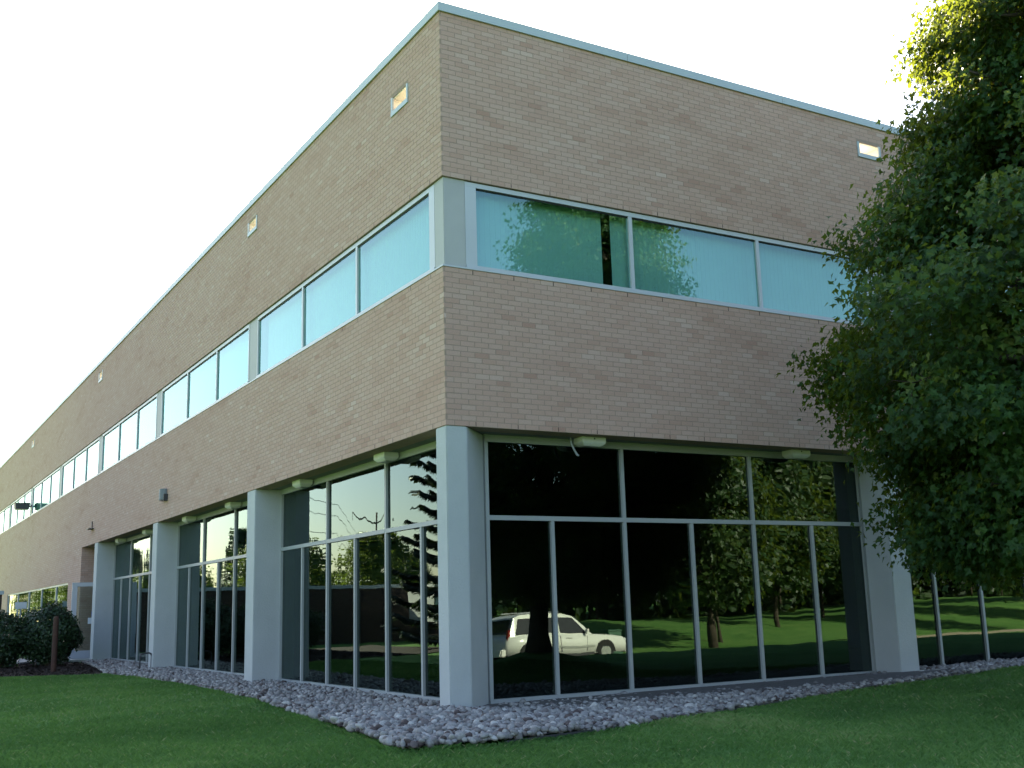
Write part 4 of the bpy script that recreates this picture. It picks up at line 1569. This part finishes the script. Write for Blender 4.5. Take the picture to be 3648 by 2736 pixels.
t = thing('box_trailer', 'white box trailer before the screen wall, mirrored behind the spruce boughs', 'trailer', (-13.0, 27.2, 0))
build_local(MB().box((-1.3, -1.1, .62), (1.3, 1.1, 2.1)), 'body', M['white_wall'], t, bevel=.04)
build_local(MB().box((-.1, -2.0, .52), (.1, 1.0, .61)), 'drawbar', M['dark_metal'], t)
for s_2 in (-1, 1):
    build_local(MB().tube([(s_2 * 1.12, 0, .33), (s_2 * 1.32, 0, .33)], [.33, .33], 18), 'wheel', M['tyre'], t)
build_local(MB().tube([(0, -1.9, 0), (0, -1.9, .6)], .04, 8), 'jockey_leg', M['dark_metal'], t)

# poles with curved arms and wires
def pole(loc, h, label):
    t = thing('utility_pole', label, 'utility pole', loc, 'utility poles beyond the lawn')
    build_local(MB().tube([(0, 0, -.5), (0, .01, h * .5), (0, 0, h)], [.28, .24, .19], 8), 'shaft', M['wood_pole'], t, smooth=True)
    for zz, l_ in ((h - 1.4, 2.3), (h - 4.2, 1.6)):
        for s in (-1, 1):
            pts = [(s * .1, 0, zz), (s * l_ * .4, 0, zz + .35), (s * l_ * .75, 0, zz + .95), (s * l_, 0, zz + 1.35), (s * (l_ + .3), 0, zz + 1.35)]
            build_local(MB().tube(pts, [.11, .09, .08, .07, .09], 6), 'arm', M['wood_pole'], t, smooth=True)
            build_local(MB().tube([(s * (l_ + .2), 0, zz + 1.3), (s * (l_ + .2), .02, zz + .4)], .055, 6), 'insulator', M['dark_metal'], t)
    return t


pole((-50, 121, 0), 13.6, 'tall pole with curved arms mirrored in the corner bay')
pole((-62, 147, 0), 12.2, 'farther pole with curved arms mirrored left of the tall one')
for k_, zz in enumerate((12.4, 11.2, 9.4, 8.6)):
    w = MB()
    pts = []
    for q_ in range(40):
        t_ = q_ / 39
        pts.append((-90 + 80 * t_, 205 - 170 * t_ if False else 200 - 150 * t_, zz - 1.2 * math.sin(math.pi * ((t_ * 3) % 1))))
    w.tube(pts, .03, 4)
    o = w.build('overhead_wire', M['dark_metal'])
    tag(o, 'thin overhead wire mirrored against the sky, %s of four' % ('topmost', 'second from top', 'third from top', 'lowest')[k_], 'wire', 'overhead wires')
tw = thing('bare_tree', 'leafless thin tree mirrored near the left edge of the corner bay', 'tree', (-36, 103, 0))
m = MB().tube([(0, 0, -.3), (0, 0, 5), (.1, 0, 8.2)], [.16, .1, .02], 6)
build_local(m, 'trunk', M['bark'], tw)
m = MB()
for i in range(40):
    z0_ = 2.2 + 5.6 * i / 40
    a_ = i * 2.4
    l2 = 2.0 * (1 - (z0_ - 1) / 8.5) + .3
    m.tube([(0, 0, z0_), (math.cos(a_) * l2 * .5, math.sin(a_) * l2 * .5, z0_ + .35), (math.cos(a_) * l2, math.sin(a_) * l2, z0_ + .9)], [.03, .02, .008], 4)
build_local(m, 'limbs', M['bark'], tw)


# white sport utility vehicle on the road
def suv(loc):
    t = thing('parked_car', 'white full-size estate car on the road, mirrored in the corner panes', 'car', loc)
    W2 = .98
    # body section by section along x: (x, z low, z belt, half width low, half width belt)
    secs = [(-2.78, .55, .98, .86, .84), (-2.70, .42, 1.12, .95, .93), (-2.0, .36, 1.14, 1.0, .975), (-1.0, .34, 1.12, 1.0, .98), (.6, .34, 1.10, 1.0, .98),
            (1.35, .34, 1.08, 1.0, .97), (2.2, .36, 1.02, .99, .93), (2.62, .42, .96, .95, .88), (2.80, .50, .86, .86, .78)]
    m = MB()
    vs_, fs_ = [], []
    for x, zl, zb_, wl, wb in secs:
        zm = zl + (zb_ - zl) * .55
        vs_ += [(x, -wl * .96, zl), (x, -wl, zm), (x, -wb, zb_ - .03), (x, -wb * .93, zb_), (x, wb * .93, zb_), (x, wb, zb_ - .03), (x, wl, zm), (x, wl * .96, zl)]
    for i in range(len(secs) - 1):
        for k_ in range(8):
            fs_.append((i * 8 + k_, i * 8 + (k_ + 1) % 8, (i + 1) * 8 + (k_ + 1) % 8, (i + 1) * 8 + k_))
    fs_.append(tuple(range(7, -1, -1)))
    fs_.append(tuple(range((len(secs) - 1) * 8, len(secs) * 8)))
    m.add(vs_, fs_)
    body = build_local(m, 'body', M['car_white'], t, smooth=True)
    # cabin: roof, pillars; glazing set into it
    cs = [(-2.70, 1.11, -2.42, 1.86), (.72, 1.10, .02, 1.88)]
    roof_pts = [(-2.68, 1.10, .90), (-2.46, 1.80, .76), (-2.2, 1.88, .74), (-1.0, 1.93, .75), (-.1, 1.89, .74), (.20, 1.80, .74), (1.15, 1.10, .88)]
    m = MB()
    vs_, fs_ = [], []
    for x, z_, w_ in roof_pts:
        vs_ += [(x, -w_, z_), (x, w_, z_)]
    nR = len(roof_pts)
    for i in range(nR - 1):
        fs_.append((2 * i, 2 * i + 1, 2 * i + 3, 2 * i + 2))
    # sides down to the belt
    sb = len(vs_)
    for x, z_, w_ in roof_pts:
        vs_ += [(x, -.93, 1.085), (x, .93, 1.085)]
    for i in range(nR - 1):
        fs_.append((2 * i, 2 * i + 2, sb + 2 * i + 2, sb + 2 * i))
        fs_.append((2 * i + 1, sb + 2 * i + 1, sb + 2 * i + 3, 2 * i + 3))
    m.add(vs_, fs_)
    build_local(m, 'cabin', M['car_white'], t, smooth=False)
    def side_win(xa, xb, xc, xd):
        for s in (-1, 1):
            w0, w1 = .905 + .012, .775 + .012
            mm = MB()
            pts = [(xa, s * (w0 + .012), 1.16), (xb, s * (w0 + .012), 1.16), (xc, s * (w1 + .012), 1.74), (xd, s * (w1 + .012), 1.74)]
            pin = [(x_, y_ - s * .03, z_) for x_, y_, z_ in pts]
            mm.add(pts + pin, [(0, 1, 2, 3), (7, 6, 5, 4), (0, 4, 5, 1), (1, 5, 6, 2), (2, 6, 7, 3), (3, 7, 4, 0)])
            build_local(mm, 'side_window', M['car_glass'], t)
    side_win(-2.42, -1.42, -1.45, -2.28)
    side_win(-1.32, -.42, -.45, -1.35)
    side_win(-.32, .82, .14, -.35)
    for nm, pts in (('windscreen', [(1.09, -.80, 1.15), (1.09, .80, 1.15), (.27, .68, 1.755), (.27, -.68, 1.755)]), ('rear_window', [(-2.665, -.74, 1.22), (-2.665, .74, 1.22), (-2.50, .66, 1.74), (-2.50, -.66, 1.74)])):
        s = 1 if nm == 'windscreen' else -1
        o2 = [(x_ + s * .03, y_, z_ + .012) for x_, y_, z_ in pts]
        build_local(MB().add(pts + o2, [(0, 1, 2, 3), (7, 6, 5, 4), (0, 4, 5, 1), (1, 5, 6, 2), (2, 6, 7, 3), (3, 7, 4, 0)]), nm, M['car_glass'], t)
    for xw in (-1.75, 1.78):
        for s in (-1, 1):
            wh = build_local(MB().tube([(xw, s * .70, .39), (xw, s * .96, .39), (xw, s * 1.0, .39)], [.39, .39, .36], 24), 'wheel', M['tyre'], t)
            rim = MB().tube([(xw, s * .99, .39), (xw, s * 1.012, .39)], [.25, .22], 16)
            ro = build_local(rim, 'rim', M['chrome'], wh)
            arch = MB()
            pr = [(xw + .47 * math.cos(a2), .39 + .47 * math.sin(a2)) for a2 in [math.pi * q_ / 12 for q_ in range(13)]]
            arch.add([(x_, s * 1.004, z_) for x_, z_ in pr] + [(x_, s * .7, z_) for x_, z_ in pr], [tuple(range(13)), tuple(range(25, 12, -1))] + [(q_, 13 + q_, 14 + q_, q_ + 1) for q_ in range(12)])
            build_local(arch, 'wheel_arch', M['tyre'], t)
    for s in (-1, 1):
        build_local(MB().box((-2.74, s * .86 - .05, .98), (-2.64, s * .86 + .05, 1.38)), 'tail_light', M['red_lens'], t)
        build_local(MB().box((2.60, s * .72 - .13, .72), (2.80, s * .72 + .13, .90)), 'headlight', M['head_lens'], t)
        build_local(MB().tube([(-2.1, s * .66, 1.95), (-.2, s * .66, 1.96)], .022, 6), 'roof_rail', M['chrome'], t)
        build_local(MB().box((.70, s * 1.08 - .12, 1.13), (.82, s * 1.08 + .12, 1.30)), 'mirror', M['car_white'], t, bevel=.02)
        for xs_ in (-1.38, -.38, .86):
            build_local(MB().box((xs_ - .008, s * .992 - .014, .46), (xs_ + .008, s * .992 + .014, 1.05)), 'door_seam', M['dark_metal'], t)
        build_local(MB().box((-1.25, s * 1.0 - .012, .60), (1.25, s * 1.0 + .012, .68)), 'side_trim', M['chrome'], t)
        build_local(MB().box((-1.22, s * .97 - .03, .30), (1.22, s * .97 + .03, .40)), 'sill_step', M['dark_metal'], t)
        for xh in (-.1, -1.15):
            build_local(MB().box((xh - .1, s * .99 - .012, .96), (xh + .1, s * .99 + .012, 1.0)), 'handle', M['chrome'], t)
    build_local(MB().box((2.74, -.80, .36), (2.88, .80, .60)), 'bumper', M['car_white'], t, bevel=.03)
    build_local(MB().box((-2.88, -.88, .40), (-2.72, .88, .66)), 'bumper', M['car_white'], t, bevel=.03)
    build_local(MB().box((2.77, -.5, .64), (2.82, .5, .84)), 'grille', M['dark_metal'], t)
    return t


suv((17.6, -24.4, gz(17.6, -24.4) + .02))
t = thing('utility_cabinet', 'small green utility cabinet on the lawn, mirrored ahead of the white car', 'cabinet', (24.3, -30.0, gz(24.3, -30)))
build_local(MB().box((-.35, -.3, -.1), (.35, .3, 1.0)), 'body', M['green_box'], t, bevel=.02)
build_local(MB().box((-.38, -.33, 1.001), (.38, .33, 1.06)), 'lid', M['green_box'], t, bevel=.01)
